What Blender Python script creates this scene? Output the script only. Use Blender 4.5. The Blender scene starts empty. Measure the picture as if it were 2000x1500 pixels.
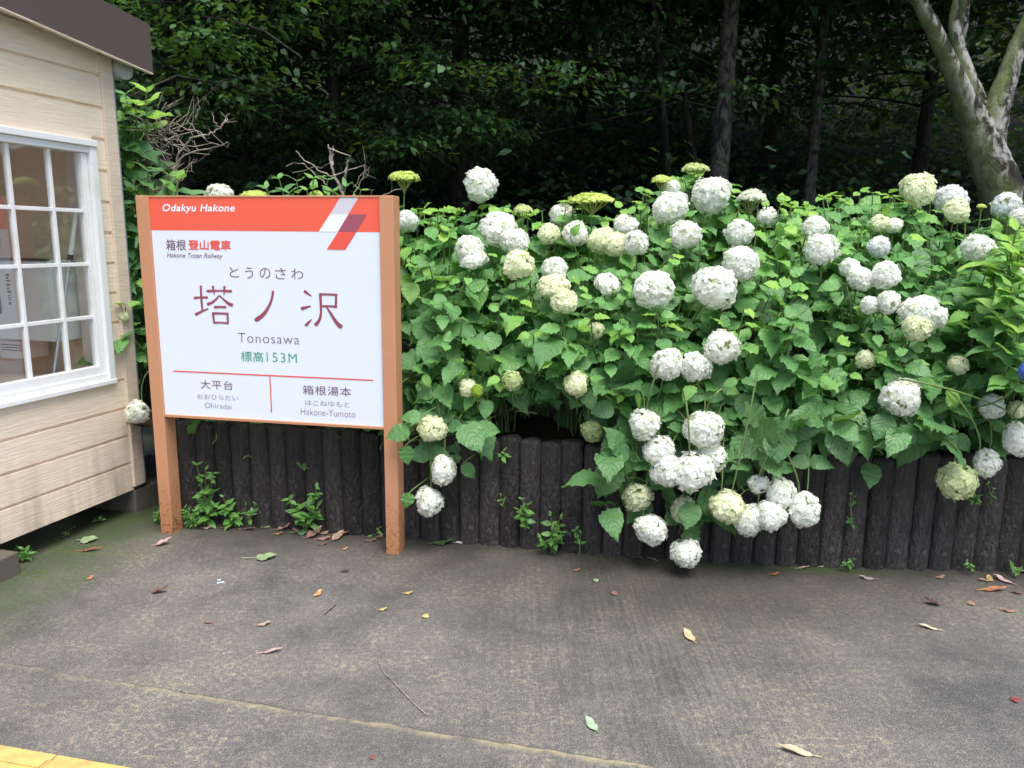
import bpy, bmesh, math, random
import numpy as np
from mathutils import Vector, Matrix
rng = np.random.default_rng(7); random.seed(7)
SC = bpy.context.scene; COL = SC.collection; R = math.radians

# ------------------------------------------------------------------ camera, sky, sun, exposure
PITCH, ROLL, FPX, EYE = R(10.6), 0.0105, 1500.0, 1.5
_F = np.array([0, math.cos(PITCH), -math.sin(PITCH)]); _U = np.array([0, math.sin(PITCH), math.cos(PITCH)]); _R = np.array([1., 0, 0])
_rc = math.cos(ROLL)*_R + math.sin(ROLL)*_U; _uc = -math.sin(ROLL)*_R + math.cos(ROLL)*_U
EYEP = np.array([0, 0, EYE])
cam_d = bpy.data.cameras.new('camera'); cam = bpy.data.objects.new('camera', cam_d); COL.objects.link(cam)
cam_d.sensor_width = 36; cam_d.lens = 36*FPX/2000; cam_d.clip_end = 500; cam_d.clip_start = .05; cam_d.dof.use_dof = True; cam_d.dof.focus_distance = 3.2; cam_d.dof.aperture_fstop = 4.5
M = Matrix.Identity(4)
for i in range(3): M[i][0], M[i][1], M[i][2], M[i][3] = _rc[i], _uc[i], -_F[i], EYEP[i]
cam.matrix_world = M; SC.camera = cam
SUN_EL, SUN_AZ = R(68), R(155)          # azimuth clockwise from +Y: the light comes from over the tracks, behind the camera
w = bpy.data.worlds.new('World'); SC.world = w; w.use_nodes = True
nt = w.node_tree; sky = nt.nodes.new('ShaderNodeTexSky'); sky.sky_type = 'NISHITA'; sky.sun_disc = False
sky.sun_elevation = SUN_EL; sky.sun_rotation = SUN_AZ; sky.air_density = 1.0; sky.dust_density = 3.0; sky.ozone_density = 1.0
nt.links.new(sky.outputs[0], nt.nodes['Background'].inputs[0]); nt.nodes['Background'].inputs[1].default_value = 0.14
sd = bpy.data.lights.new('sun', 'SUN'); so = bpy.data.objects.new('sun', sd); COL.objects.link(so)
sd.energy = 2.35; sd.angle = R(40); sd.color = (1, .97, .92)
sv = Vector((math.sin(SUN_AZ)*math.cos(SUN_EL), math.cos(SUN_AZ)*math.cos(SUN_EL), math.sin(SUN_EL)))
so.rotation_euler = sv.to_track_quat('Z', 'Y').to_euler()
SC.view_settings.view_transform = 'Standard'; SC.view_settings.look = 'None'; SC.view_settings.gamma = 1; SC.view_settings.exposure = 0.82
SC.render.engine = 'CYCLES'; SC.cycles.max_bounces = 12; SC.cycles.diffuse_bounces = 6; SC.cycles.transmission_bounces = 10; SC.cycles.transparent_max_bounces = 8; SC.cycles.use_denoising = True

def ray(x, y): return _F + _rc*(x-1000)/FPX - _uc*(y-750)/FPX
def G(x, y, z=0.0):
    d = ray(x, y); return EYEP + d*(z-EYE)/d[2]
def PL(x, y, P0, n):
    d = ray(x, y); return EYEP + d*(np.dot(P0-EYEP, n)/np.dot(d, n))
def AT(x, y, depth):
    d = ray(x, y); return EYEP + d*depth/d[1]
def proj(P):
    v = np.asarray(P) - EYEP; a = v@_F
    return np.stack([1000+FPX*(v@_rc)/a, 750-FPX*(v@_uc)/a], -1)
def nrm(v): v = np.asarray(v, float); return v/(np.linalg.norm(v, axis=-1, keepdims=True)+1e-9)

# ------------------------------------------------------------------ materials
def mat(name, color=(.5, .5, .5), rough=.6, spec=.5, metal=0):
    m = bpy.data.materials.new(name); m.use_nodes = True; b = m.node_tree.nodes['Principled BSDF']
    b.inputs['Base Color'].default_value = (*color, 1); b.inputs['Roughness'].default_value = rough
    b.inputs['Specular IOR Level'].default_value = spec; b.inputs['Metallic'].default_value = metal
    return m
class NT:
    def __init__(s, m): s.t = m.node_tree; s.b = s.t.nodes.get('Principled BSDF'); s.out = s.t.nodes.get('Material Output')
    def n(s, typ, ins={}, **kw):
        nd = s.t.nodes.new('ShaderNode'+typ)
        for k, v in kw.items(): setattr(nd, k, v)
        for k, v in ins.items():
            if isinstance(v, bpy.types.NodeSocket): s.t.links.new(v, nd.inputs[k])
            else: nd.inputs[k].default_value = v
        return nd
    def link(s, a, b): s.t.links.new(a, b)
    def math(s, op, a, b=0.0, c=None, clamp=False):
        ins = {0: a, 1: b}
        if c is not None: ins[2] = c
        return s.n('Math', ins, operation=op, use_clamp=clamp).outputs[0]
    def mix(s, f, a, b, blend='MIX'):
        nd = s.t.nodes.new('ShaderNodeMix'); nd.data_type = 'RGBA'; nd.blend_type = blend
        for k, v in ((0, f), (6, a), (7, b)):
            if isinstance(v, bpy.types.NodeSocket): s.t.links.new(v, nd.inputs[k])
            else: nd.inputs[k].default_value = v if k == 0 else (*v, 1)
        return nd.outputs[2]
    def noise(s, vec, scale, detail=4, rough=.55, dist=0): return s.n('TexNoise', {'Vector': vec, 'Scale': scale, 'Detail': detail, 'Roughness': rough, 'Distortion': dist}).outputs[0]
    def ramp(s, f, *stops):
        nd = s.n('ValToRGB', {0: f}); e = nd.color_ramp.elements
        while len(e) < len(stops): e.new(.5)
        for el, (p, c) in zip(e, stops): el.position = p; el.color = (*c, 1) if len(c) == 3 else c
        return nd.outputs[0]
    def rng(s, v, a, b, c=0.0, d=1.0): return s.n('MapRange', {0: v, 1: a, 2: b, 3: c, 4: d}).outputs[0]
    def scaled(s, vec, sc): return s.n('Mapping', {'Vector': vec, 'Scale': sc}).outputs[0]
    def bump(s, h, strength, dist=.01, normal=None):
        ins = {'Height': h, 'Strength': strength, 'Distance': dist}
        if normal is not None: ins['Normal'] = normal
        o = s.n('Bump', ins).outputs[0]; s.link(o, s.b.inputs['Normal']); return o
    def obj(s): return s.n('TexCoord').outputs['Object']
    def trans(s, color, fac):
        tr = s.n('BsdfTranslucent', {'Color': color}); mx = s.n('MixShader', {0: fac, 1: s.b.outputs[0], 2: tr.outputs[0]})
        s.link(mx.outputs[0], s.out.inputs[0])

def leaf_material(name, stops, rough=.45, trans=.3, veins=True, bump=.5):
    m = mat(name, rough=rough); k = NT(m)
    a = k.n('Attribute', attribute_name='luv'); sp = k.n('SeparateXYZ', {0: a.outputs['Vector']})
    u, v, t = sp.outputs
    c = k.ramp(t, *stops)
    ob = k.obj(); nz = k.noise(ob, 25, 3)
    c = k.mix(k.rng(nz, .3, .75, 0, .45), c, (.02, .06, .02), 'MIX') if False else k.mix(.35, c, k.ramp(nz, (.3, (.55, .6, .5)), (.7, (1.35, 1.3, 1.3))), 'MULTIPLY')
    if veins:
        au = k.math('ABSOLUTE', u)
        ph = k.math('SUBTRACT', k.math('MULTIPLY', v, 7.0), k.math('MULTIPLY', au, 2.4))
        fr = k.math('ABSOLUTE', k.math('SUBTRACT', k.math('FRACT', ph), .5))
        lat = k.rng(fr, .5, .40); mid = k.rng(au, .07, .02)
        vm = k.math('MAXIMUM', k.math('MULTIPLY', lat, .6), mid)
        c = k.mix(k.math('MULTIPLY', vm, .34), c, (.34, .52, .22))
        h = k.math('ADD', k.math('MULTIPLY', vm, -1), k.math('MULTIPLY', k.noise(ob, 160, 2), .35))
        k.bump(h, bump, .009)
    k.link(c, k.b.inputs['Base Color'])
    tc = k.mix(.7, c, (.35, .65, .06), 'MIX')
    k.trans(tc, trans)
    return m
MT = {}
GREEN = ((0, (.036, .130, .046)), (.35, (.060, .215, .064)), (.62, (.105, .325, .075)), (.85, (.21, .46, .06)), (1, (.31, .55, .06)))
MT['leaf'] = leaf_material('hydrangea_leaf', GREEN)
MT['weed'] = leaf_material('weed_leaf', ((0, (.03, .12, .03)), (.5, (.07, .25, .04)), (1, (.17, .42, .05))), rough=.32)
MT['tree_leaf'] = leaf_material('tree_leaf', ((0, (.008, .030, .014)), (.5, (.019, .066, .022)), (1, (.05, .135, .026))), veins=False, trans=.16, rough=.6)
MT['lance'] = leaf_material('lance_leaf', ((0, (.045, .15, .06)), (.5, (.085, .26, .10)), (.8, (.15, .36, .06)), (1, (.30, .55, .05))))
MT['fallen'] = mat('fallen_leaf', rough=.45); _k = NT(MT['fallen'])
_c = _k.n('ObjectInfo').outputs['Color']; _nz = _k.noise(_k.obj(), 40, 4)
_k.link(_k.mix(.5, _c, _k.ramp(_nz, (.3, (.35, .3, .28)), (.65, (1.3, 1.25, 1.2))), 'MULTIPLY'), _k.b.inputs['Base Color'])
MT['petal'] = mat('petal', rough=.55, spec=.25); _k = NT(MT['petal'])
_c = _k.n('ObjectInfo').outputs['Color']; _a = _k.n('Attribute', attribute_name='luv'); _sp = _k.n('SeparateXYZ', {0: _a.outputs['Vector']})
_pc = _k.mix(_k.rng(_sp.outputs[2], .80, 1.0, 0, .55), _c, (.52, .60, .26)); _pc = _k.mix(_k.rng(_sp.outputs[1], .16, .0, 0, .7), _pc, (.45, .55, .18))
_k.link(_pc, _k.b.inputs['Base Color']); _k.trans(_pc, .5)
MT['stem'] = mat('green_stem', (.125, .20, .055), .5)
MT['dead'] = mat('dead_twig', (.30, .25, .20), .8); _k = NT(MT['dead']); _k.link(_k.ramp(_k.noise(_k.obj(), 30, 4), (.3, (.16, .12, .09)), (.7, (.46, .40, .34))), _k.b.inputs['Base Color'])

def bark(name, dark, light, sc=(9, 9, 2.2), green=None, thr=(.42, .58), bump=.8):
    m = mat(name, rough=.85, spec=.2); k = NT(m); o = k.obj(); p = k.scaled(o, sc)
    n1 = k.noise(p, 2.2, 8, .68, .6); c = k.ramp(n1, (thr[0], dark), (thr[1], light))
    if green:
        g = k.noise(o, 1.6, 4); sx = k.n('SeparateXYZ', {0: k.n('NewGeometry').outputs['Normal']}).outputs[0]
        c = k.mix(k.math('MULTIPLY', k.rng(k.math('SUBTRACT', g, k.math('MULTIPLY', sx, .35)), .45, .7), .8), c, green)
    k.link(c, k.b.inputs['Base Color']); k.bump(k.noise(p, 5, 8, .7), bump, .03); return m
MT['bark_pale'] = bark('pale_bark', (.025, .022, .02), (.37, .36, .335), (6, 6, 3), (.15, .19, .07), (.46, .56), 1.0)
MT['bark_grey'] = bark('grey_bark', (.025, .022, .02), (.13, .12, .105), (6, 6, 3))
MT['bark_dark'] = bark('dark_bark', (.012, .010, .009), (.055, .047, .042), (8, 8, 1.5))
# log-pattern concrete
MT['log'] = mat('log_concrete', (.03, .026, .027), .5, .45); _k = NT(MT['log']); _o = _k.obj()
_p = _k.scaled(_o, (34, 34, 11)); _n = _k.noise(_p, 1.3, 6, .62, 1.2)
_k.link(_k.mix(_k.rng(_k.noise(_o, 7, 5), .52, .75, 0, .55), _k.ramp(_n, (.3, (.020, .017, .017)), (.7, (.066, .057, .055))), (.05, .058, .035)), _k.b.inputs['Base Color'])
_ir = _k.rng(_k.n('ObjectInfo').outputs['Random'], 0, 1, .6, 1.5); _sc = _k.b.inputs['Base Color'].links[0].from_socket; _k.link(_k.n('VectorMath', {0: _sc, 3: _ir}, operation='SCALE').outputs[0], _k.b.inputs['Base Color']); _k.bump(_k.math('ADD', _n, _k.math('MULTIPLY', _k.noise(_k.scaled(_o, (90, 90, 40)), 1, 4), .4)), 1.0, .028)
# painted / moulded house siding
def siding(name, base, tint, groove=False):
    m = mat(name, base, .55, .3); k = NT(m); o = k.obj()
    g = k.noise(k.scaled(o, (7, 7, 120)), 1, 5, .6, .4); big = k.noise(o, 2.1, 4)
    c = k.mix(k.rng(g, .40, .62, 0, .6), base, tint); c = k.mix(k.rng(big, .45, .75, 0, .35), c, tuple(x*.84 for x in tint))
    zz = k.n('SeparateXYZ', {0: o}).outputs[2]
    st = k.math('MULTIPLY', k.rng(zz, .55, .12), k.rng(k.noise(k.scaled(o, (14, 14, 1.5)), 1, 5), .4, .7))
    c = k.mix(k.math('MULTIPLY', st, .55), c, (.20, .165, .09)); k.link(c, k.b.inputs['Base Color'])
    k.bump(g, .35, .008); return m
MT['siding'] = siding('house_siding', (.86, .74, .585), (.72, .59, .445))
MT['trim'] = siding('house_trim', (.74, .62, .50), (.58, .47, .36))
def weathered(name, base, dirt, rough=.4, sc=6, amt=.5, spec=.4):
    m = mat(name, base, rough, spec); k = NT(m); o = k.obj(); n = k.noise(o, sc, 7, .65)
    k.link(k.mix(k.rng(n, .5, .78, 0, amt), base, dirt), k.b.inputs['Base Color']); k.bump(k.noise(o, sc*12, 3), .06, .005); return m
MT['white_paint'] = weathered('white_window_paint', (.80, .82, .82), (.52, .50, .36), .4, 5, .55)
MT['fascia'] = weathered('brown_fascia_metal', (.105, .078, .075), (.14, .11, .105), .38, 3, .6)
MT['gutter'] = weathered('pale_gutter', (.42, .46, .43), (.25, .27, .24))
MT['flash'] = mat('blue_grey_flashing', (.20, .26, .30), .35)
MT['concrete'] = weathered('mossy_concrete', (.115, .105, .085), (.035, .05, .02), .9, 9, .85, .2)
MT['post'] = weathered('orange_brown_post', (.55, .268, .148), (.48, .215, .11), .42, 4, .6)
k = NT(MT['post']); o = k.obj(); z = k.n('SeparateXYZ', {0: o}).outputs[2]
rust = k.math('MULTIPLY', k.rng(k.noise(o, 55, 6, .7), .52, .6), k.rng(z, .33, .0))
src = k.b.inputs['Base Color'].links[0].from_socket
k.link(k.mix(k.math('MULTIPLY', rust, .85), k.mix(k.rng(z, .30, 0, 0, .6), src, (.36, .15, .05)), (.07, .03, .015)), k.b.inputs['Base Color'])
MT['panel'] = mat('sign_white', (.74, .81, .92), .22, .5); k = NT(MT['panel']); k.bump(k.noise(k.obj(), 2.5, 2), .08, .02)
MT['red'] = mat('sign_orange_red', (.86, .125, .075), .25); MT['red2'] = mat('sign_red_ink', (.80, .10, .07), .3)
MT['maroon'] = mat('sign_maroon', (.34, .085, .125), .3); MT['ink'] = mat('sign_maroon_ink', (.30, .07, .10), .3)
MT['thin_ink'] = mat('sign_plum_ink', (.17, .085, .13), .35); MT['green_ink'] = mat('sign_green_ink', (.02, .33, .17), .35)
MT['grey_ink'] = mat('sign_grey', (.63, .62, .68), .25); MT['white_ink'] = mat('sign_white_ink', (.86, .88, .92), .25)
MT['drop'] = mat('water_drop', (.86, .90, .96), .05)
MT['glass'] = bpy.data.materials.new('window_glass'); MT['glass'].use_nodes = True; _k = NT(MT['glass'])
_fr = _k.math('ADD', .07, _k.math('MULTIPLY', _k.math('POWER', _k.n('LayerWeight', {'Blend': .5}).outputs['Facing'], 4.0), .55)); _tb = _k.n('BsdfTransparent', {'Color': (.93, .95, .95, 1)}); _gl = _k.n('BsdfGlossy', {'Roughness': .02, 'Color': (1, 1, 1, 1)})
_k.link(_k.n('MixShader', {0: _fr, 1: _tb.outputs[0], 2: _gl.outputs[0]}).outputs[0], _k.out.inputs[0])
MT['room'] = weathered('room_plywood', (.72, .56, .43), (.60, .45, .33), .6, 2, .6); MT['room_pale'] = weathered('room_pale_board', (.70, .60, .56), (.58, .48, .45), .6, 3, .5)
MT['cab'] = mat('cabinet_white', (.76, .78, .78), .35); MT['dark'] = mat('dark_plastic', (.035, .03, .03), .4)
MT['steel'] = mat('galvanised_pole', (.62, .65, .66), .3, .5, .85); MT['cable'] = mat('cable_rubber', (.10, .10, .10), .6)
MT['soil'] = weathered('bed_soil', (.030, .022, .015), (.06, .045, .028), .95, 12, .8, .1)
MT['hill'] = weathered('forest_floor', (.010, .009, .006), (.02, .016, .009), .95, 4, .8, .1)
MT['tile'] = weathered('yellow_tile', (.58, .42, .14), (.28, .21, .10), .6, 14, .8)
# platform paving
MT['paving'] = mat('wet_platform_concrete', rough=.55, spec=.35); k = NT(MT['paving']); o = k.obj()
at = k.n('Attribute', attribute_name='gm'); sp = k.n('SeparateXYZ', {0: at.outputs['Vector']}); moss, damp_shade, broom = sp.outputs
big = k.noise(o, 1.5, 6, .62); med = k.noise(o, 7, 8, .72); fine = k.noise(o, 210, 2, .8); grit = k.n('TexVoronoi', {'Vector': o, 'Scale': 150.0}).outputs['Distance']
streak = k.noise(k.scaled(o, (70, 2.2, 1)), 1, 5, .6)
tan = k.rng(k.math('ADD', k.math('MULTIPLY', big, .45), k.math('MULTIPLY', med, .55)), .44, .60)
speck = k.rng(k.noise(o, 48, 7, .75), .47, .62); c = k.mix(k.math('MULTIPLY', speck, k.math('ADD', k.math('MULTIPLY', tan, .75), .22)), (.122, .121, .121), (.270, .243, .192))
c = k.mix(1.0, c, k.ramp(k.math('ADD', k.math('MULTIPLY', big, .6), k.math('MULTIPLY', k.noise(o, 4.5, 5, .65), .4)), (.36, (.62, .62, .64)), (.5, (1, .99, .97)), (.64, (1.32, 1.27, 1.16))), 'MULTIPLY')
c = k.mix(.8, c, k.ramp(fine, (.32, (.28, .28, .29)), (.5, (.9, .9, .9)), (.68, (2.1, 2.03, 1.9))), 'MULTIPLY')
c = k.mix(k.math('MULTIPLY', k.rng(grit, .32, .12), k.rng(k.noise(o, 37, 2), .42, .7)), c, (.34, .32, .27))
c = k.mix(k.math('MULTIPLY', broom, .4), c, k.ramp(streak, (.35, (.45, .45, .47)), (.62, (1.5, 1.45, 1.3))), 'MULTIPLY')
c = k.mix(k.math('MULTIPLY', damp_shade, .80, clamp=True), c, (.034, .030, .023))  # dampness and the soft shade under the bush, both put into the colour
mo = k.math('MULTIPLY', moss, k.rng(k.math('ADD', k.math('MULTIPLY', med, .5), k.math('MULTIPLY', fine, .5)), .40, .56))
c = k.mix(k.math('MULTIPLY', mo, .72, clamp=True), c, k.mix(fine, (.018, .055, .010), (.06, .12, .016)))
CRK = [np.array([-1.814, 2.504]), np.array([.356, 2.006])]
dv = nrm(CRK[1]-CRK[0]); nv = np.array([-dv[1], dv[0]]); cc = float(nv@CRK[0])
sx = k.n('SeparateXYZ', {0: o}); wob = k.math('MULTIPLY', k.math('SUBTRACT', k.noise(o, 5, 6, .6), .5), .05)
dd = k.math('ADD', k.math('SUBTRACT', k.math('ADD', k.math('MULTIPLY', sx.outputs[0], float(nv[0])), k.math('MULTIPLY', sx.outputs[1], float(nv[1]))), cc), wob)
al = k.rng(sx.outputs[0], -1.6, .3)
pale = k.math('MULTIPLY', k.math('MULTIPLY', k.rng(dd, -.030, -.006), k.rng(dd, .004, -.004)), k.math('MULTIPLY', k.rng(k.noise(o, 11, 6, .75), .38, .56), k.math('ADD', k.math('MULTIPLY', al, .9), .3)))
c = k.mix(pale, c, (.33, .285, .18))
crk = k.math('MULTIPLY', k.rng(k.math('ABSOLUTE', k.math('SUBTRACT', dd, .003)), .0035, .001), k.rng(k.noise(o, 3, 3), .36, .55))
c = k.mix(k.math('MULTIPLY', crk, .5), c, (.02, .018, .015))
k.link(c, k.b.inputs['Base Color'])
k.link(k.math('ADD', k.rng(fine, .3, .7, .5, .72), k.math('MULTIPLY', damp_shade, -.12)), k.b.inputs['Roughness'])
h = k.math('ADD', k.math('ADD', k.math('MULTIPLY', fine, 1.0), k.math('MULTIPLY', k.rng(grit, .0, .4), .6)), k.math('MULTIPLY', crk, -3))
k.bump(h, .4, .003)

# ------------------------------------------------------------------ mesh building
class MB:
    def __init__(s): s.v = []; s.f4 = []; s.f3 = []; s.a = []; s.n = 0
    def add(s, V, F4=(), F3=(), A=None):
        V = np.asarray(V, float).reshape(-1, 3)
        if len(F4): s.f4.append(np.asarray(F4, int)+s.n)
        if len(F3): s.f3.append(np.asarray(F3, int)+s.n)
        s.v.append(V); s.a.append(np.zeros((len(V), 3)) if A is None else np.asarray(A, float)); s.n += len(V); return s
    def inst(s, tpl, Ms, Ts, tone):
        V, F4, A = tpl; n = len(Ms)
        if n == 0: return s
        P = np.einsum('nij,vj->nvi', Ms, V)+np.asarray(Ts)[:, None, :]
        AA = np.repeat(A[None], n, 0).copy(); AA[:, :, 2] = np.asarray(tone)[:, None]
        F = (F4[None]+(np.arange(n)*len(V))[:, None, None]).reshape(-1, 4)
        return s.add(P.reshape(-1, 3), F, (), AA.reshape(-1, 3))
    def box(s, lo, hi, M=None):
        lo, hi = np.array(lo, float), np.array(hi, float)
        V = np.array([[(lo, hi)[i][0], (lo, hi)[j][1], (lo, hi)[k_][2]] for i in (0, 1) for j in (0, 1) for k_ in (0, 1)])
        if M is not None: V = V@np.array(M).T
        return s.add(V, [[0, 1, 3, 2], [4, 6, 7, 5], [0, 4, 5, 1], [2, 3, 7, 6], [0, 2, 6, 4], [1, 5, 7, 3]])
    def tube(s, P, r, seg=6, rough=0, caps=True, seed=0):
        P = np.asarray(P, float); n = len(P); r = np.broadcast_to(np.asarray(r, float), (n,))
        t = nrm(np.gradient(P, axis=0)); up = np.array([.3, .2, 1.]) if abs(t[0][2]) < .9 else np.array([1., .2, 0])
        a = nrm(np.cross(t, up)); b = np.cross(t, a); th = np.arange(seg)*2*np.pi/seg
        rr = r[:, None]*np.ones(seg)
        if rough: rr = rr*(1+rough*np.random.default_rng(seed).normal(size=(n, seg)))
        V = P[:, None]+rr[..., None]*(np.cos(th)[None, :, None]*a[:, None]+np.sin(th)[None, :, None]*b[:, None])
        i = np.arange(n-1)[:, None]*seg; j = np.arange(seg)[None]; j2 = (j+1) % seg
        F = np.stack([i+j, i+j2, i+seg+j2, i+seg+j], -1).reshape(-1, 4)
        s.add(V.reshape(-1, 3), F)
        if caps:
            for e, P_ in ((0, P[0]), (n-1, P[-1])):
                base = s.n; ring = V[e]; s.add(np.vstack([ring, P_[None]]), (), [[q, (q+1) % seg, seg] if e else [(q+1) % seg, q, seg] for q in range(seg)])
        return s
    def build(s, name, m, parent=None, smooth=True, bevel=0):
        me = bpy.data.meshes.new(name); V = np.vstack(s.v)
        f4 = np.vstack(s.f4) if s.f4 else np.zeros((0, 4), int); f3 = np.vstack(s.f3) if s.f3 else np.zeros((0, 3), int)
        me.vertices.add(len(V)); me.vertices.foreach_set('co', V.astype(np.float32).ravel())
        L = np.concatenate([f4.ravel(), f3.ravel()]); me.loops.add(len(L)); me.loops.foreach_set('vertex_index', L.astype(np.int32))
        st = np.concatenate([np.arange(len(f4))*4, len(f4)*4+np.arange(len(f3))*3]); me.polygons.add(len(st))
        me.polygons.foreach_set('loop_start', st.astype(np.int32)); me.update(calc_edges=True)
        me.polygons.foreach_set('use_smooth', np.full(len(st), smooth)); me.validate()
        at_ = me.attributes.new('luv', 'FLOAT_VECTOR', 'POINT'); at_.data.foreach_set('vector', np.vstack(s.a).astype(np.float32).ravel())
        me.materials.append(MT[m] if isinstance(m, str) else m)
        return link(name, me, parent, bevel)
def link(name, me, parent=None, bevel=0):
    o = bpy.data.objects.new(name, me); COL.objects.link(o); o.parent = parent
    if bevel:
        b = o.modifiers.new('bevel', 'BEVEL'); b.width = bevel; b.segments = 2; b.limit_method = 'ANGLE'; b.angle_limit = R(50)
    return o
def thing(name, label, cat, loc=(0, 0, 0), group=None, M=None):
    o = bpy.data.objects.new(name, None); COL.objects.link(o); o.empty_display_size = .1
    if M is not None: o.matrix_world = M
    else: o.location = loc
    return tag(o, label, cat, group)
def tag(o, label=None, cat=None, group=None, kind=None):
    for k_, v in (('label', label), ('category', cat), ('group', group), ('kind', kind)):
        if v: o[k_] = v
    return o
def frame(dirs, normals):
    """leaf frames: columns = side, direction, normal"""
    d = nrm(dirs); n = np.asarray(normals, float); n = nrm(n-(n*d).sum(-1, keepdims=True)*d); s_ = np.cross(d, n)
    return np.stack([s_, d, n], -1)
def leaf_tpl(nl, nw, width, prof, fold=.25, droop=.35, serr=.0, wave=.03, seed=0):
    r_ = np.random.default_rng(seed); V = []; A = []
    for i in range(nl+1):
        t = i/nl; hw = width/2*np.interp(t, [p[0] for p in prof], [p[1] for p in prof])
        for j in range(nw+1):
            u = -1+2*j/nw; e = 1+(serr*(1 if i % 2 else -1) if abs(u) == 1 and 0 < i < nl else 0)
            x = u*hw*e; V.append((x, t-(.03*abs(u) if i else 0), fold*abs(x)**1.0*.5-fold*x*x-droop*t*t*.5+wave*r_.normal()*abs(u)+.02*math.sin(t*9+seed)*abs(u)))
            A.append((u, t, 0))
    F = [[i*(nw+1)+j, i*(nw+1)+j+1, (i+1)*(nw+1)+j+1, (i+1)*(nw+1)+j] for i in range(nl) for j in range(nw)]
    return np.array(V), np.array(F), np.array(A)
HP = [(0, .16), (.05, .48), (.14, .80), (.27, .97), (.38, 1), (.52, .93), (.66, .75), (.79, .48), (.89, .22), (.95, .1), (1, .0)]
HYD = [leaf_tpl(16, 4, w_, HP, fo, dr, .032, .04, sd_) for w_, fo, dr, sd_ in ((.70, .35, .35, 1), (.64, .55, .55, 2), (.76, .22, .2, 3), (.68, .45, .8, 4))]
LAN = [leaf_tpl(8, 2, .43, [(0, .1), (.2, .75), (.42, 1), (.7, .7), (1, 0)], .6, d_, .02, .02, i_) for i_, d_ in enumerate((.25, .6))]
OVA = [leaf_tpl(6, 2, .52, [(0, .15), (.25, .9), (.45, 1), (.75, .6), (1, 0)], .5, d_, 0, .02, i_) for i_, d_ in enumerate((.3, .6))]
TRE = [leaf_tpl(3, 2, .55, [(0, .1), (.35, 1), (.7, .65), (1, 0)], .4, .3, 0, .05, 5)]

# ------------------------------------------------------------------ platform, planting bed, forest floor
WPX = np.array([322, 345, 560, 750, 900, 1100, 1300, 1500, 1700, 1985, 2300, 2600])
WPT = np.array([G(x, y)[:2] for x, y in zip(WPX, [1016, 1018, 1035, 1051, 1062, 1079, 1095, 1106, 1113, 1119, 1126, 1132])])
def wall_y(x): return np.interp(x, WPT[:, 0], WPT[:, 1])
def wall_y_px(px): return np.interp(px, WPX, WPT[:, 1])
a16 = R(16.1); ES = np.array([-math.sin(a16), -math.cos(a16), 0]); EN = np.array([math.cos(a16), -math.sin(a16), 0]); HP0 = G(265, 1002)
xs = np.concatenate([np.linspace(-40, -3.4, 12), np.arange(-3.3, 3.6, .025), np.linspace(3.7, 40, 12)])
ys = np.concatenate([np.linspace(-40, 1.2, 12), np.arange(1.25, 4.6, .025), np.linspace(4.7, 60, 12)])
X, Y = np.meshgrid(xs, ys, indexing='ij'); P = np.stack([X, Y, np.zeros_like(X)], -1)
rel = P-HP0; hn = rel@EN; hs = rel@ES; dw = wall_y(X)-Y
jit = .08*np.sin(X*7+Y*3)+.05*np.sin(X*17-Y*11)
moss = np.clip(1.15-(hn-.08)/.42+jit*2, 0, 1)*(hs > -.5)*(hn > -1.2)
moss = np.maximum(moss, np.clip(1-(np.abs(dw-.02))/.055+jit, 0, 1)*np.clip(np.sin(X*2.1-1.2)*1.6-.2, 0, 1)*(X > .6))
damp_shade = np.clip(1.0-dw/(.95+.40*np.sin(X*1.7+.6))+jit, 0, 1)**1.2*.9  # damp wall foot, with the shade below the bush painted in
damp_shade = np.maximum(damp_shade, np.clip(1-((X-.85)/1.0)**2-((Y-3.2)/.5)**2, 0, 1)**.5*.85)  # darker oval: painted shade in front of the hydrangea cascade
damp_shade = np.maximum(damp_shade, np.clip(1-(hn-.2)/.6, 0, 1)*.45)
broom = np.clip(1-np.abs((X-.55)/.75), 0, 1)**.5
mb = MB(); nx, ny = X.shape
I, J = np.meshgrid(np.arange(nx-1), np.arange(ny-1), indexing='ij'); q = (I*ny+J).ravel()
mb.add(P.reshape(-1, 3), np.stack([q, q+ny, q+ny+1, q+1], -1))
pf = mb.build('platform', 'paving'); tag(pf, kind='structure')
ga = pf.data.attributes.new('gm', 'FLOAT_VECTOR', 'POINT'); ga.data.foreach_set('vector', np.stack([moss, damp_shade, broom], -1).astype(np.float32).ravel())
def bump_sheet(name, m, x0, x1, y0f, y1, nx, ny, zf):
    u, v = np.meshgrid(np.linspace(x0, x1, nx), np.linspace(0, 1, ny), indexing='ij'); ya = y0f(u); yy = ya+(y1-ya)*v
    V = np.stack([u, yy, zf(u, yy)], -1); I, J = np.meshgrid(np.arange(nx-1), np.arange(ny-1), indexing='ij'); q = (I*ny+J).ravel()
    o = MB().add(V.reshape(-1, 3), np.stack([q, q+ny, q+ny+1, q+1], -1)).build(name, m); return tag(o, kind='structure')
bump_sheet('planting_bed', 'soil', -2.6, 5.2, lambda x: wall_y(x)+.09, 6.2, 80, 40, lambda x, y: .50+.03*np.sin(x*5)*np.cos(y*6)+.02*np.sin(x*13+y*9))
def hill_z(x, y): return .40+np.maximum(0, y-7.5)*.42+.25*np.sin(x*.8)*np.clip((y-7)/3, 0, 1)
bump_sheet('hill', 'hill', -24, 26, lambda x: x*0+5.6, 34, 60, 60, hill_z)

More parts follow.
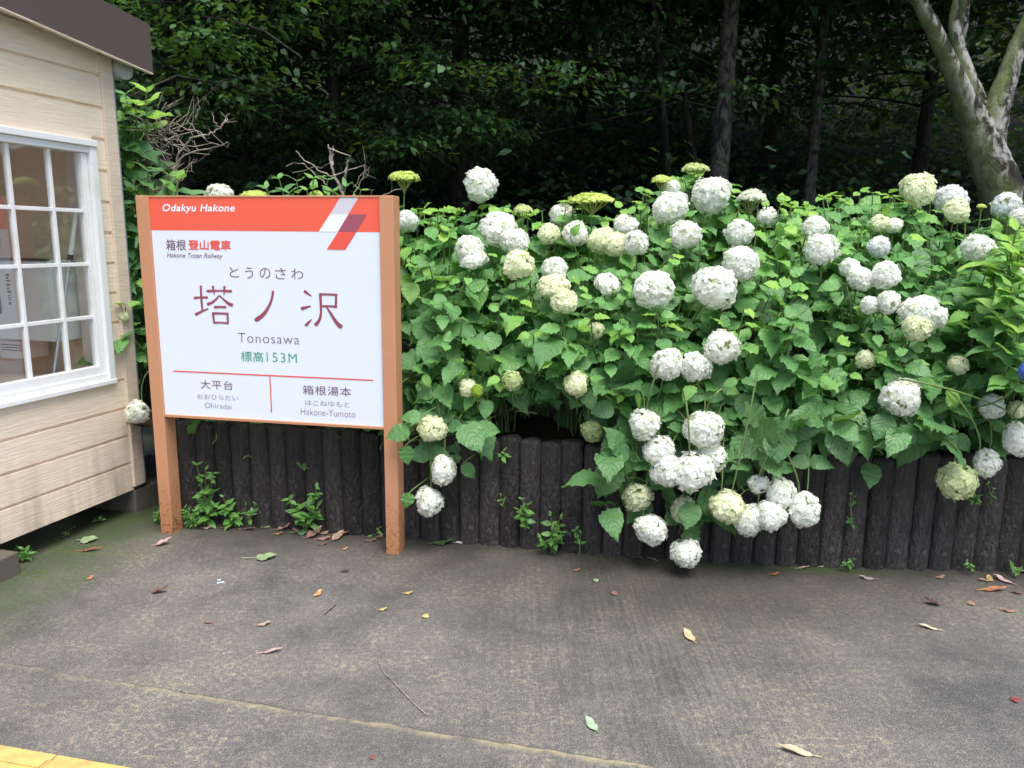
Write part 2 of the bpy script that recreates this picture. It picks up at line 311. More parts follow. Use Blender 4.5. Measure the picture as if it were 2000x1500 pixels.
# ------------------------------------------------------------------ log-pattern retaining wall
wall = thing('log_pattern_wall', 'low dark brown retaining wall of upright log shapes below the hydrangeas', 'retaining wall', (0, 0, 0))
def log_mesh(seed):
    r_ = np.random.default_rng(seed); nz, ns = 46, 28; V = []
    ph = r_.uniform(0, 6, 8)
    for i in range(nz+1):
        z = .56*i/nz; top = max(0, (z-.545)/.015)
        for j in range(ns):
            th = 2*math.pi*j/ns
            rr = .0535*(1+.03*math.sin(3*th+ph[0]+z*3)+.035*math.sin(11*th+ph[1]+6*math.sin(z*14+ph[2]))*math.sin(z*31+2*th+ph[3])+.02*math.sin(17*th+z*55+ph[4]))-.007*top*top
            V.append((rr*math.cos(th), rr*math.sin(th)*.82, z+(.004*math.sin(2*th+ph[5]) if i > nz-3 else 0)))
    F = [[i*ns+j, i*ns+(j+1) % ns, (i+1)*ns+(j+1) % ns, (i+1)*ns+j] for i in range(nz) for j in range(ns)]
    V.append((0, 0, .562)); return MB().add(np.array(V), F, [[nz*ns+j, nz*ns+(j+1) % ns, (nz+1)*ns] for j in range(ns)])
seg = np.diff(WPT, axis=0); cum = np.concatenate([[0], np.cumsum(np.linalg.norm(seg, axis=1))])
protos = []; npitch = int(cum[-1]/.102)
for i in range(npitch):
    s_ = (i+.5)*.102; x = np.interp(s_, cum, WPT[:, 0]); y = np.interp(s_, cum, WPT[:, 1])
    if len(protos) < 6: o = log_mesh(20+i).build('log', 'log', wall); protos.append(o)
    else: o = protos[(i*5+i//6) % 6].copy(); COL.objects.link(o); o.parent = wall
    o.location = (x, y+.045, -.004-.006*((i*7) % 3)); o.rotation_euler = (0, R(rng.normal()*.35), R((i*67) % 40-20)); o.scale = (1, 1, 1+.008*rng.normal())

# ------------------------------------------------------------------ station sign
SA = R(-10.8); SU = np.array([math.cos(SA), math.sin(SA), 0]); SN = np.array([math.sin(SA), -math.cos(SA), 0]); SP0 = G(755, 1081)
W0 = SP0-SU*1.215-SU*.0
Ms = Matrix(((SU[0], -SN[0], 0, W0[0]), (SU[1], -SN[1], 0, W0[1]), (0, 0, 1, 0), (0, 0, 0, 1)))   # local x along the sign, y away from the viewer
sign = thing('station_sign', 'station name sign with white panel and orange-red band between two orange-brown posts', 'sign', M=Ms)
def S(px, py, off=0.0):
    P_ = PL(px, py, SP0+SN*off, SN); v = P_-W0; return float(v@SU), float(P_[2])
uL = S(293, 450)[0]; uR = S(741, 450)[0]; zB, zT = .63, 1.682
for u0, u1, dz in ((uL-.066, uL, .0), (uR, uR+.066, 0)):
    o = MB().box((u0, 0, -.01), (u1, .088, 1.69)).build('post', 'post', sign, False, .003)
MB().box((uL, .008, zT), (uR, .07, 1.69)).build('top_rail', 'post', sign, False, .002)
MB().box((uL, .004, zB-.014), (uR, .07, zB)).build('bottom_rail', 'post', sign, False, .002)
panel = MB().box((uL, .012, zB), (uR, .06, zT)).build('panel', 'panel', sign, False)
LAY = [.0]
def poly(name, m, pts, lay, parent=None):
    """flat print on the panel, points given in sign coordinates"""
    y = .012-lay; bm = bmesh.new(); vs = [bm.verts.new((u, y, z)) for u, z in pts]; bm.faces.new(vs); bmesh.ops.triangulate(bm, faces=bm.faces[:])
    me = bpy.data.meshes.new(name); bm.to_mesh(me); bm.free(); me.materials.append(MT[m]); return link(name, me, parent or panel)
zband = S(520, 451.5)[1]
poly('red_band', 'red', [(uL+.0005, zband), (uR-.0005, zband), (uR-.0005, zT-.0005), (uL+.0005, zT-.0005)], .0006)
def z5(x, y): return S(540+x/6.25, 380+y/6.25)
def para(x0, x1, y0, x2, x3, y2):   # slanted stripe whose ends are level on the sign
    a, b = z5(x0, y0), z5(x1, y0); c, d = z5(x3, y2), z5(x2, y2); za = (a[1]+b[1])/2; zc = (c[1]+d[1])/2
    return [(a[0], za), (b[0], za), (c[0], zc), (d[0], zc)]
def fixz(p, zt=None, zb=None):
    return [(u, zt if (zt is not None and i < 2) else (zb if (zb is not None and i > 1) else z)) for i, (u, z) in enumerate(p)]
zq = z5(760, 240)[1]
poly('emblem', 'grey_ink', fixz(para(764, 990, 35, 640, 865, 240), zT-.0006, zq), .0012)
poly('emblem', 'white_ink', fixz(para(640, 865, 240, 503, 736, 458), zq, zband), .0012)
poly('emblem', 'maroon', fixz(para(873, 1090, 241, 740, 965, 460), zq, zband), .0014)
poly('emblem', 'red2', fixz(para(740, 965, 460, 600, 828, 673), zband), .0014)
def text(name, m, body, x0, y0, x1, y1, shear=0, bold=0.0, lay=.0012, sp=1.0):
    cx, cy = (x0+x1)/2, (y0+y1)/2; slope = 1.466e-4*(cy-374); h_px = max(4, (y1-y0)-abs(slope)*(x1-x0))
    uc, zc = S(cx, cy); wd = S(x1, cy+slope*(x1-x0)/2)[0]-S(x0, cy-slope*(x1-x0)/2)[0]; ht = S(cx, cy-h_px/2)[1]-S(cx, cy+h_px/2)[1]
    cu = bpy.data.curves.new(name, 'FONT'); cu.body = body; cu.size = 1; cu.shear = shear; cu.offset = bold; cu.space_character = sp; cu.resolution_u = 4
    t = bpy.data.objects.new(name, cu); COL.objects.link(t); bpy.context.view_layer.update()
    me = bpy.data.meshes.new_from_object(t); bpy.data.objects.remove(t)
    n = len(me.vertices); co = np.zeros(n*3, np.float32); me.vertices.foreach_get('co', co); co = co.reshape(-1, 3)
    lo, hi = co[:, :2].min(0), co[:, :2].max(0); q = (co[:, :2]-(lo+hi)/2)/(hi-lo)
    out = np.stack([uc+q[:, 0]*wd, np.full(n, .012-lay), zc+q[:, 1]*ht], -1).astype(np.float32)
    me.vertices.foreach_set('co', out.ravel()); me.update(); me.materials.clear(); me.materials.append(MT[m]); me.name = name
    return link(name, me, panel)
text('lettering', 'white_ink', 'Odakyu Hakone', 314, 398, 455.5, 417.5, .22, .022, .0014, 1.08)
text('lettering', 'thin_ink', '箱根', 321, 467.5, 360, 489.5, .06, .006)
text('lettering', 'red2', '登山電車', 364.5, 468, 448, 489.5, .06, .022)
text('lettering', 'thin_ink', 'Hakone Tozan Railway', 323, 493.5, 432, 507.5, .22, .002)
for ch, a_, b_, c_, d_ in (('と', 558, 485, 612, 546), ('う', 648, 486, 696, 553), ('の', 735, 490, 797, 553), ('さ', 825, 490, 888, 557), ('わ', 920, 493, 990, 559)):
    text('lettering', 'thin_ink', ch, 260+a_/3, 360+b_/3, 260+c_/3, 360+d_/3, 0, -.006)
text('lettering', 'thin_ink', 'Tonosawa', 462, 650, 582, 673.5, 0, -.012, .0012, 1.1)
text('lettering', 'green_ink', '標高', 468, 686, 512, 708.5, 0, .0); text('lettering', 'green_ink', '153', 518.5, 688.5, 555, 708.5, 0, -.01, .0012, 1.15); text('lettering', 'green_ink', 'M', 561.5, 691, 577.5, 709.5, 0, -.008)
text('lettering', 'thin_ink', '大平台', 389, 742, 452, 763, 0, 0, .0012, 1.12); text('lettering', 'thin_ink', 'おおひらだい', 382.5, 769.5, 462.5, 784, 0, -.012); text('lettering', 'thin_ink', 'Ohiradai', 397.5, 787, 449.5, 800.5, 0, -.016)
text('lettering', 'thin_ink', '箱根湯本', 589, 752.5, 684, 776, 0, 0, .0012, 1.08); text('lettering', 'thin_ink', 'はこねゆもと', 594, 781.5, 680.5, 797, 0, -.012); text('lettering', 'thin_ink', 'Hakone-Yumoto', 585, 797.5, 692, 817, 0, -.016)
lz = S(531, 734.5)[1]; l0 = S(335.7, 724)[0]; l1 = S(727.3, 745.3)[0]; vu = S(526.5, 770)[0]; vz = S(528, 806.5)[1]
poly('rule', 'red2', [(l0, lz-.0032), (l1, lz-.0032), (l1, lz+.0032), (l0, lz+.0032)], .0012)
poly('rule', 'red2', [(vu-.003, vz), (vu+.003, vz), (vu+.003, lz-.0034), (vu-.003, lz-.0034)], .0012)
mb = MB(); r_ = np.random.default_rng(12)
bm = bmesh.new(); bmesh.ops.create_icosphere(bm, subdivisions=1, radius=1); DV = np.array([v.co for v in bm.verts]); DF = [[v.index for v in f.verts] for f in bm.faces]; bm.free()
for q in range(70): mb.add(DV*r_.uniform(.0012, .003)*np.array([1, .5, 1.1])+np.array([r_.uniform(uL+.02, uR-.02), .0118, zB+.03+(zband-zB-.06)*r_.random()**.8]), (), DF)
tag(mb.build('water_drops', 'drop', panel), kind='stuff')
# the big station name, drawn stroke by stroke (x, y, width in a 6.25x enlargement of the sign)
STROKES = [[(122, 118, 28), (127, 260, 28), (134, 340, 26), (142, 420, 24)], [(44, 264, 34), (120, 257, 26), (202, 259, 32)], [(62, 466, 40), (140, 425, 28), (210, 398, 20)],
 [(203, 180, 38), (350, 175, 22), (494, 183, 38)], [(270, 120, 30), (278, 170, 26), (288, 220, 14)], [(412, 124, 32), (410, 170, 26), (408, 224, 14)],
 [(346, 232, 16), (318, 272, 24), (280, 306, 30), (240, 330, 34), (208, 340, 42)], [(346, 232, 16), (390, 272, 22), (436, 312, 30), (480, 344, 44), (508, 350, 44)],
 [(290, 377, 34), (360, 373, 28), (428, 376, 32)], [(272, 455, 34), (280, 515, 26), (286, 572, 24)], [(270, 452, 34), (360, 452, 26), (456, 458, 30)], [(452, 458, 26), (452, 520, 26), (456, 572, 24)], [(284, 566, 26), (370, 564, 22), (460, 574, 26)],
 [(1005, 182, 34), (1000, 235, 31), (985, 300, 32), (955, 370, 36), (915, 435, 44), (870, 485, 54), (818, 522, 60), (795, 536, 52)],
 [(1392, 182, 38), (1430, 210, 30), (1474, 242, 15)], [(1360, 394, 52), (1410, 380, 34), (1466, 364, 19)], [(1408, 600, 40), (1445, 562, 32), (1480, 524, 12)],
 [(1585, 222, 34), (1592, 300, 30), (1592, 370, 28), (1594, 440, 30), (1584, 510, 34), (1560, 560, 42), (1528, 592, 50)],
 [(1576, 220, 32), (1680, 220, 26), (1788, 226, 32)], [(1778, 222, 30), (1778, 300, 30), (1774, 376, 28)], [(1596, 366, 28), (1690, 364, 26), (1784, 372, 34)],
 [(1664, 376, 20), (1705, 440, 30), (1750, 515, 38), (1795, 580, 48), (1830, 612, 58), (1846, 612, 50)]]
for group in (STROKES[:13], STROKES[13:14], STROKES[14:]):
    V, F = [], []
    for si, st in enumerate(group):
        st = np.array(st, float); t = np.linspace(0, len(st)-1, (len(st)-1)*6+1); Pq = np.stack([np.interp(t, np.arange(len(st)), st[:, c_]) for c_ in range(3)], -1)
        if len(st) > 3:
            for _ in range(4): Pq[1:-1] = .25*Pq[:-2]+.5*Pq[1:-1]+.25*Pq[2:]
        tg = nrm(np.gradient(Pq[:, :2], axis=0)); no = np.stack([-tg[:, 1], tg[:, 0]], -1); hw = Pq[:, 2:]/2*.94
        left = Pq[:, :2]+no*hw; right = Pq[:, :2]-no*hw
        ang = np.linspace(0, np.pi, 7)[1:-1]
        cap1 = [Pq[-1, :2]+hw[-1]*(math.cos(a_)*no[-1]+.55*math.sin(a_)*tg[-1]) for a_ in ang]; cap0 = [Pq[0, :2]+hw[0]*(-math.cos(a_)*no[0]-.55*math.sin(a_)*tg[0]) for a_ in ang]
        out = np.vstack([left, cap1, right[::-1], cap0]); b0 = len(V)
        for x, y in out:
            u, z = S(370+x/6.25, 540+y/6.25); V.append((u, .012-.0012-.00006*si, z))
        F.append(list(range(b0, len(V))))
    bm = bmesh.new(); vs = [bm.verts.new(v) for v in V]
    for f in F: bm.faces.new([vs[i] for i in f])
    bmesh.ops.triangulate(bm, faces=bm.faces[:], ngon_method='EAR_CLIP'); me = bpy.data.meshes.new('lettering'); bm.to_mesh(me); bm.free(); me.materials.append(MT['ink']); link('lettering', me, panel)

# ------------------------------------------------------------------ station building (local: x = along the wall towards the viewer, y = out of the wall, z up)
Mh = Matrix(((ES[0], EN[0], 0, HP0[0]), (ES[1], EN[1], 0, HP0[1]), (0, 0, 1, 0), (0, 0, 0, 1)))
house = thing('station_building', 'small station building with cream wood-grain siding and a white gridded window', 'building', M=Mh)
def Hs(px, py, off=0.0):
    P_ = PL(px, py, HP0+EN*off, EN); v = P_-HP0; return float(v@ES), float(P_[2])
WS0, WS1, WZ0, WZ1 = .102, 1.55, .80, 1.93      # window opening
LEN, DEP = 2.7, 2.2                              # building length towards the viewer, depth away from the platform
def profile_wall(mb, s0, s1, z0, z1):
    """lap boards with a grooved joint every .1535 m"""
    zs = [z0]; 
    zz = .285
    while zz < z1-.01:
        if zz > z0+.015: zs += [zz-.0055, zz-.0045, zz+.0045, zz+.011]
        zz += .1535
    zs.append(z1); V = []; F = []
    for i, z_ in enumerate(zs):
        y_ = 0 if (i == 0 or i == len(zs)-1) else (0, -.013, -.013, 0)[(i-1) % 4]
        V += [(s0, y_, z_), (s1, y_, z_)]
        if i: F.append([2*i-2, 2*i-1, 2*i+1, 2*i])
    mb.add(V, F)
mb = MB(); zr = lambda s: 2.44+.10*s
profile_wall(mb, 0, WS0-.02, .135, 2.44); profile_wall(mb, WS1+.02, LEN, .135, 2.7); profile_wall(mb, WS0-.02, WS1+.02, .135, WZ0-.02); profile_wall(mb, WS0-.02, WS1+.02, WZ1+.03, 2.58)
mb.box((0, -.09, .135), (LEN, -.02, .165)).box((-.04, -.09, .16), (WS0-.02, -.012, 2.36)).box((LEN-.1, -DEP, .16), (LEN, -.012, 1.0))  # end and back walls cut low: unseen openings added to light the room
mb.box((-.05, -DEP, .16), (-.0, -.09, 2.30)).box((0, -DEP, .16), (1.2, -DEP+.06, 2.40)).box((1.2, -DEP, .16), (LEN-.1, -DEP+.06, 1.0))
mb.build('wall', 'siding', house, False)
MB().box((-.078, -.085, .152), (.002, .014, 2.385)).build('corner_trim', 'trim', house, False, .004)
MB().box((-.094, -.07, .165), (-.078, .004, 2.30)).build('corner_flashing', 'flash', house, False)
MB().box((-.62, -.45, -.02), (.0, .004, .130)).box((-.07, -.4, .130), (-.002, -.004, .1515)).build('foundation_block', 'concrete', house, False, .008)
MB().box((.79, -.22, -.02), (1.0, .085, .105)).build('foundation_block', 'concrete', house, False, .008)
mb = MB().box((0, -DEP+.06, .70), (LEN-.1, -.09, .74)); mb.build('floor', 'room', house, False)
# rake board and roof, sloping down towards the far end
fo = .10; b0, b1 = Hs(296, 142, fo), Hs(0, 13, fo); t0 = Hs(296, 50, fo); sl = (b1[1]-b0[1])/(b1[0]-b0[0]); s_end = (b0[0]+t0[0])/2; hgt = t0[1]-b0[1]
Rf = np.array([[1, 0, 0], [0, 1, 0], [sl, 0, 1]])
off0 = np.array([0, 0, b0[1]-sl*b0[0]])
def sheared(lo, hi): 
    m_ = MB().box(lo, hi, Rf); m_.v[0] = m_.v[0]+off0; return m_
roof = sheared((s_end+.0, -DEP-.3, hgt-.05), (LEN+.3, fo-.018, hgt)).build('roof', 'fascia', house, False)
sheared((s_end, fo-.017, 0), (LEN+.3, fo, hgt+.004)).build('fascia', 'fascia', roof, False, .002)
sheared((s_end+.004, fo-.02, -.006), (LEN+.3, fo+.004, -.0005)).build('drip_edge', 'trim', roof, False)
sheared((s_end+.02, -DEP, hgt-.075), (LEN+.2, fo-.019, hgt-.051)).build('soffit', 'room_pale', roof, False)
gm = MB(); zz0 = b0[1]
gm.tube([(s_end+.13, -1.6, zz0+.02), (s_end+.13, fo-.06, zz0+.0)], .055, 14); gm.tube([(-.16, -.20, zz0-.01), (-.16, -.2, zz0-.10), (-.125, -.17, zz0-.24), (-.125, -.17, .1)], .03, 10)
gm.build('gutter', 'gutter', roof, True)
# window
mb = MB()
mb.box((WS0-.03, -.06, WZ0-.03), (WS0+.012, .018, WZ1+.02)).box((WS1, -.06, WZ0-.03), (WS1+.03, .018, WZ1+.02))
mb.box((WS0-.03, -.02, WZ1+.002), (WS1+.03, .026, WZ1+.032)).box((WS0+.012, -.06, WZ1-.03), (WS1, .010, WZ1+.001))
win = mb.build('window', 'white_paint', house, False, .003)
MB().box((WS0-.032, -.07, WZ0-.056), (WS1+.03, .024, WZ0-.031)).build('sill', 'white_paint', win, False, .004)
mb = MB()
mb.box((WS0+.014, -.045, WZ0+.002), (WS0+.05, -.005, WZ1-.031)).box((WS0+.051, -.045, WZ0+.002), (WS1, -.005, WZ0+.045)).box((WS0+.014, -.03, WZ0-.03), (WS1, .004, WZ0+.0015))
for px, py in ((105, 409), (25, 405)):
    s_ = Hs(px, py, -.02)[0]; mb.box((s_-.009, -.04, WZ0+.046), (s_+.009, -.016, WZ1-.031))
s3 = 2*Hs(25, 405, -.02)[0]-Hs(105, 409, -.02)[0]
for q in range(4): mb.box((s3+q*.23-.009, -.04, WZ0+.046), (s3+q*.23+.009, -.016, WZ1-.031))
for px, py in ((105, 409), (112, 518), (121, 626)):
    z_ = Hs(px, py, -.02)[1]; mb.box((WS0+.051, -.038, z_-.009), (WS1, -.0175, z_+.009))
mb.build('sash', 'white_paint', win, False, .002)
MB().box((WS0+.04, -.030, WZ0+.03), (WS1, -.027, WZ1-.03)).build('pane', 'glass', win, False)
# room behind the window
MB().box((.048, -.185, .74), (.07, -.0905, 2.5)).build('inner_board', 'room_pale', house, False)
mb = MB().box((.002, -1.15, .74), (.03, -.19, 2.5)).box((.031, -1.18, .74), (2.55, -1.15, 2.5)); mb.build('inner_wall', 'room', house, False)
MB().box((.071, -.6, .742), (2.55, -.0905, .772)).build('counter', 'room', house, False)
cabt = thing('wall_cabinet', 'white wall cabinet behind the window of the small building', 'cabinet', M=Mh)
cb = MB().box((.032, -.62, .965), (.214, -.20, 1.375)).build('body', 'cab', cabt, False, .006)
MB().box((.215, -.615, .97), (.224, -.205, 1.37)).build('door', 'cab', cabt, False, .003)
MB().box((.2245, -.555, 1.10), (.231, -.525, 1.215)).build('handle', 'dark', cabt, False, .003)
MB().box((.20, -.61, 1.376), (.226, -.21, 1.386)).build('top_strip', 'dark', cabt, False)
mb = MB()
for i_, (z_, w_, h_) in enumerate(((1.30, .022, .012), (1.285, .016, .010), (1.27, .024, .008), (1.25, .02, .014), (1.232, .014, .01), (1.214, .024, .012), (1.195, .02, .006), (1.184, .02, .006), (1.173, .02, .006), (1.155, .018, .012))):
    mb.box((.2241, -.475, z_-h_/2), (.2248, -.475+w_, z_+h_/2))
mb.build('markings', 'dark', cabt, False)
ups = thing('control_box', 'beige slotted box hanging below the white cabinet inside the window', 'box', M=Mh)
mb = MB().box((.06, -.60, .865), (.20, -.42, .955)); mb.build('body', 'room_pale', ups, False, .004)
mb = MB()
for i_ in range(3): mb.box((.2005, -.585, .905+.014*i_), (.2015, -.445, .910+.014*i_))
mb.build('slots', 'dark', ups, False)
pole = thing('metal_pole', 'thin silver metal pole leaning in front of the white cabinet inside the window', 'pole', M=Mh)
pa, pb = np.array([.335, -.125, .772]), np.array([.100, -.115, 1.615]); L_ = lambda t: pa+(pb-pa)*t
MB().tube([L_(0), L_(.80)], .0085, 12).build('shaft', 'steel', pole); MB().tube([L_(.74), L_(1.0)], .0125, 12).build('grip', 'cab', pole); MB().tube([L_(.72), L_(.75)], .014, 12).build('collar', 'dark', pole)

# ------------------------------------------------------------------ hydrangeas
def wy(px): return wall_y_px(px)
EPY = [300, 340, 400, 450, 520, 600, 700, 800, 860, 1000, 1110]; EOF = [.85, .75, .55, .36, .12, -.04, -.10, -.12, -.14, -.15, -.16]
def env(px, py): return wy(px)+np.interp(py, EPY, EOF)
def bez(p0, p1, p2, p3, n=10):
    t = np.linspace(0, 1, n)[:, None]; return (1-t)**3*p0+3*(1-t)**2*t*p1+3*(1-t)*t*t*p2+t**3*p3
# flower heads: px, py, width, height (pixels), colour key, extra depth
W, K, L_, B_, D_ = 'white', 'cream', 'lime', 'bluewhite', 'dull'
FL = [(790, 353, 58, 34, 'limedome', .0), (430, 380, 54, 30, 'white', .15), (497, 384, 52, 22, 'limedome', .15), (618, 384, 30, 20, 'limedome', .2), (938, 362, 68, 56, W, 0), (796, 432, 44, 40, W, .15), (972, 447, 68, 62, W, 0), (1006, 471, 54, 48, W, .02),
 (916, 488, 50, 56, W, 0), (925, 508, 54, 30, W, .05), (1012, 518, 60, 56, K, 0), (1021, 415, 40, 28, 'creamdome', .05), (1097, 420, 50, 32, W, .2), (1155, 396, 98, 34, 'limedome', 0), (1072, 458, 46, 34, K, .12), (1124, 457, 50, 38, W, .12),
 (1176, 470, 56, 48, K, .1), (1204, 478, 50, 40, K, .08), (1222, 440, 50, 36, W, .15), (1243, 474, 48, 48, W, 0), (1083, 526, 50, 42, W, .08), (1082, 560, 62, 40, K, .05), (1103, 590, 52, 44, K, 0), (1187, 556, 60, 26, W, .06), (1275, 565, 75, 70, W, 0),
 (1308, 407, 68, 54, W, 0), (1291, 356, 40, 26, 'limedome', 0), (1312, 368, 36, 20, W, .1), (1328, 389, 34, 20, B_, .15), (1357, 335, 58, 28, 'creamdome', .05), (1390, 380, 76, 68, W, 0), (1338, 459, 60, 50, W, 0), (1444, 455, 58, 46, W, 0), (1467, 393, 62, 40, 'whitedome', .1), (1500, 424, 46, 22, W, .2), (1448, 514, 66, 72, W, 0), (1395, 561, 86, 80, W, 0),
 (1410, 678, 66, 66, W, 0), (1302, 713, 56, 66, W, 0), (1359, 716, 58, 58, W, .02), (1258, 829, 54, 66, W, 0), (1287, 880, 64, 58, W, .02), (1375, 838, 74, 70, W, 0), (1303, 918, 64, 66, W, .0), (1354, 920, 76, 76, W, -.03), (1387, 892, 58, 62, W, .03), (1246, 971, 60, 46, D_, .04), (1335, 996, 47, 56, D_, .04), (1271, 1034, 60, 63, W, 0), (1339, 1080, 58, 58, W, 0),
 (1420, 990, 68, 66, K, -.03), (1463, 1016, 54, 64, W, 0), (1506, 1006, 58, 58, W, -.02), (1524, 963, 54, 64, W, .02), (1569, 995, 62, 68, W, 0), (1481, 945, 40, 36, W, .05), (845, 837, 54, 52, K, 0), (866, 918, 48, 62, W, 0), (838, 979, 53, 58, W, 0), (1000, 745, 40, 40, 'lime', .02), (914, 757, 32, 38, K, .03), (932, 764, 24, 26, 'lime2', 0),
 (1125, 750, 46, 48, K, .03), (1155, 842, 40, 40, 'lime', .12), (1165, 645, 30, 32, K, .1), (1592, 447, 52, 46, W, .05), (1604, 488, 64, 60, W, 0), (1716, 482, 44, 40, B_, .05), (1718, 436, 44, 22, K, .1), (1745, 440, 36, 24, W, .15), (1661, 524, 40, 36, W, .08), (1682, 544, 52, 40, W, .05), (1730, 537, 60, 48, W, 0), (1736, 590, 42, 48, W, .02), (1700, 596, 40, 34, W, .08), (1797, 612, 84, 50, W, .02), (1790, 640, 56, 52, K, .0), (1830, 620, 40, 50, W, .03),
 (1912, 486, 62, 54, W, 0), (1792, 371, 74, 56, K, 0), (1858, 390, 66, 50, B_, .15), (1868, 412, 56, 30, K, .05), (1966, 401, 58, 46, B_, .1), (1992, 424, 44, 32, W, .08), (1917, 406, 20, 14, 'limedome', .1), (1760, 776, 88, 52, W, 0), (1872, 713, 44, 30, K, .06), (1936, 795, 50, 46, W, .06), (1985, 858, 48, 66, W, 0), (1870, 940, 72, 76, 'creamlime', 0), (1927, 904, 48, 60, W, .02),
 (268, 804, 44, 48, W, .12), (241, 618, 22, 20, K, .12), (1984, 540, 40, 40, K, .1), (1690, 702, 36, 38, K, .12), (1985, 800, 34, 36, K, .08), (2006, 728, 34, 36, 'blue', -.30), (2080, 450, 70, 64, W, 0), (2120, 640, 72, 66, W, 0)]
FCOL = {'white': (.97, .98, .94), 'cream': (.93, .95, .74), 'lime': (.62, .72, .38), 'lime2': (.40, .58, .08), 'limedome': (.74, .84, .28), 'creamdome': (.74, .80, .44), 'whitedome': (.88, .9, .8), 'bluewhite': (.92, .935, .955), 'dull': (.76, .79, .60), 'creamlime': (.82, .88, .58), 'blue': (.12, .22, .70)}
FLAB = {'limedome': 'lime green half-open flower head', 'blue': 'blue flower head', 'lime2': 'small yellow-green flower bud'}
PET = leaf_tpl(3, 2, .90, [(0, .2), (.35, .8), (.68, 1), (1, .42)], .25, .22, 0, .02, 9)
def mophead(seed, kind):
    """a ball (or a flat dome) of four-petalled florets, unit radius, axis +z"""
    r_ = np.random.default_rng(seed); mb = MB(); dome = kind == 'dome'; nF = 470 if not dome else 460; i = np.arange(nF)+.5
    cz = 1-i/nF*.82
    if not dome: cz = 1-i/nF*1.86
    th = math.pi*(1+5**.5)*i; sr = np.sqrt(np.maximum(0, 1-cz*cz)); d = np.stack([sr*np.cos(th), sr*np.sin(th), cz], -1)+r_.normal(size=(nF, 3))*.055; d = nrm(d)
    lump = 1+.12*np.sin(d[:, 0]*2.6+seed)*np.cos(d[:, 1]*3+seed*2)+.05*np.sin(d[:, 2]*7+d[:, 0]*6+seed)*np.sin(d[:, 1]*7+seed)+r_.normal(size=nF)*.055
    c = d*lump[:, None]*.9
    if not dome:
        hp = nrm(r_.normal(size=(9, 3))); near = np.min(np.arccos(np.clip(d@hp.T, -1, 1))/r_.uniform(.10, .26, 9)[None], 1); kz = (near > 1) | (r_.random(nF) < .25); d, c = d[kz], c[kz]; nF = len(d)
    if dome: c = c*np.array([1.0, 1.0, .62])-np.array([0, 0, .15])
    fs = (.168 if not dome else .105)*(1+.18*r_.normal(size=nF)); ax = nrm(d*(1, 1, 1.0 if not dome else 1.6)+r_.normal(size=(nF, 3))*.24); ref = nrm(r_.normal(size=(nF, 3))); a = nrm(ref-(ref*ax).sum(-1, keepdims=True)*ax); b = np.cross(ax, a); tone = r_.random(nF)
    for q in range(4):
        pd = (a, b, -a, -b)[q]; dd = nrm(pd+ax*(.10+.16*r_.random((nF, 1)))+r_.normal(size=(nF, 3))*.07); nn = nrm(ax-pd*.10+r_.normal(size=(nF, 3))*.10)
        sc = fs*(1+.12*r_.normal(size=nF)); mb.inst(PET, frame(dd, nn)*sc[:, None, None], c, tone)
    bm = bmesh.new(); bmesh.ops.create_icosphere(bm, subdivisions=2, radius=.70 if not dome else .6); V = np.array([v.co for v in bm.verts]); F3 = [[v.index for v in f.verts] for f in bm.faces]; bm.free()
    if dome: V = V*np.array([1.15, 1.15, .45])-np.array([0, 0, -.05])
    mb.add(V, (), F3, np.tile([0, 0, 1.0], (len(V), 1)))
    if dome:
        for q in range(16):
            t_ = q*2.4; rr_ = .25+.5*((q*7) % 16)/16; mb.tube(bez(np.array([0, 0, -1.05]), np.array([0, 0, -.7]), np.array([rr_*math.cos(t_)*.7, rr_*math.sin(t_)*.7, -.5]), np.array([rr_*math.cos(t_), rr_*math.sin(t_), -.05]), 5), .022, 4, caps=False); mb.a[-1][:] = (0, 0, 1)
    o = mb.build('flower_head', 'petal'); me = o.data; bpy.data.objects.remove(o); return me
HEADS = [mophead(40+i, 'ball') for i in range(9)]; DOMES = [mophead(60+i, 'dome') for i in range(2)]

SHR = [  # name-independent: label, px range
 ('hydrangea shrub mostly hidden behind the station sign, with one white head beside the building corner', (225, 786)),
 ('hydrangea shrub right beside the sign post, with three heads drooping over the wall', (786, 962)),
 ('hydrangea shrub with a wide lime flower head on a tall stem above white heads', (962, 1188)),
 ('large hydrangea shrub with a thick cascade of white heads hanging almost to the paving', (1188, 1425)),
 ('hydrangea shrub beside the big cascade, its white heads in a low row before the wall', (1425, 1640)),
 ('hydrangea shrub with a broad tilted white head just above the wall top', (1640, 1835)),
 ('hydrangea shrub at the pale forked tree, with a cream-lime head drooping over the wall', (1835, 2360))]
UP = np.array([0, 0, 1.]); OUT = np.array([0, -1., 0])
TOPL = np.array([(700, 392), (785, 415), (830, 424), (900, 432), (960, 422), (1040, 430), (1100, 412), (1200, 420), (1250, 396), (1290, 368), (1340, 358), (1420, 382), (1500, 416), (1560, 410), (1640, 398), (1700, 388), (1780, 398), (1850, 394), (1900, 414), (1960, 408), (2050, 396), (2400, 405)])
BOTL = np.array([(700, 832), (785, 880), (850, 885), (905, 852), (950, 806), (1000, 772), (1100, 786), (1150, 838), (1190, 880), (1230, 985), (1300, 1040), (1350, 1050), (1400, 990), (1480, 940), (1560, 925), (1595, 880), (1660, 862), (1760, 868), (1840, 890), (1920, 880), (2050, 890), (2400, 890)])
def top(px): return np.interp(px, TOPL[:, 0], TOPL[:, 1])
def bot(px): return np.interp(px, BOTL[:, 0], BOTL[:, 1])
fl_px = np.array([(f[0], f[1]) for f in FL], float); fl_r = np.array([(f[2]+f[3])/4 for f in FL])
fl_dep = np.array([float(env(f[0], f[1]))+f[5] for f in FL])
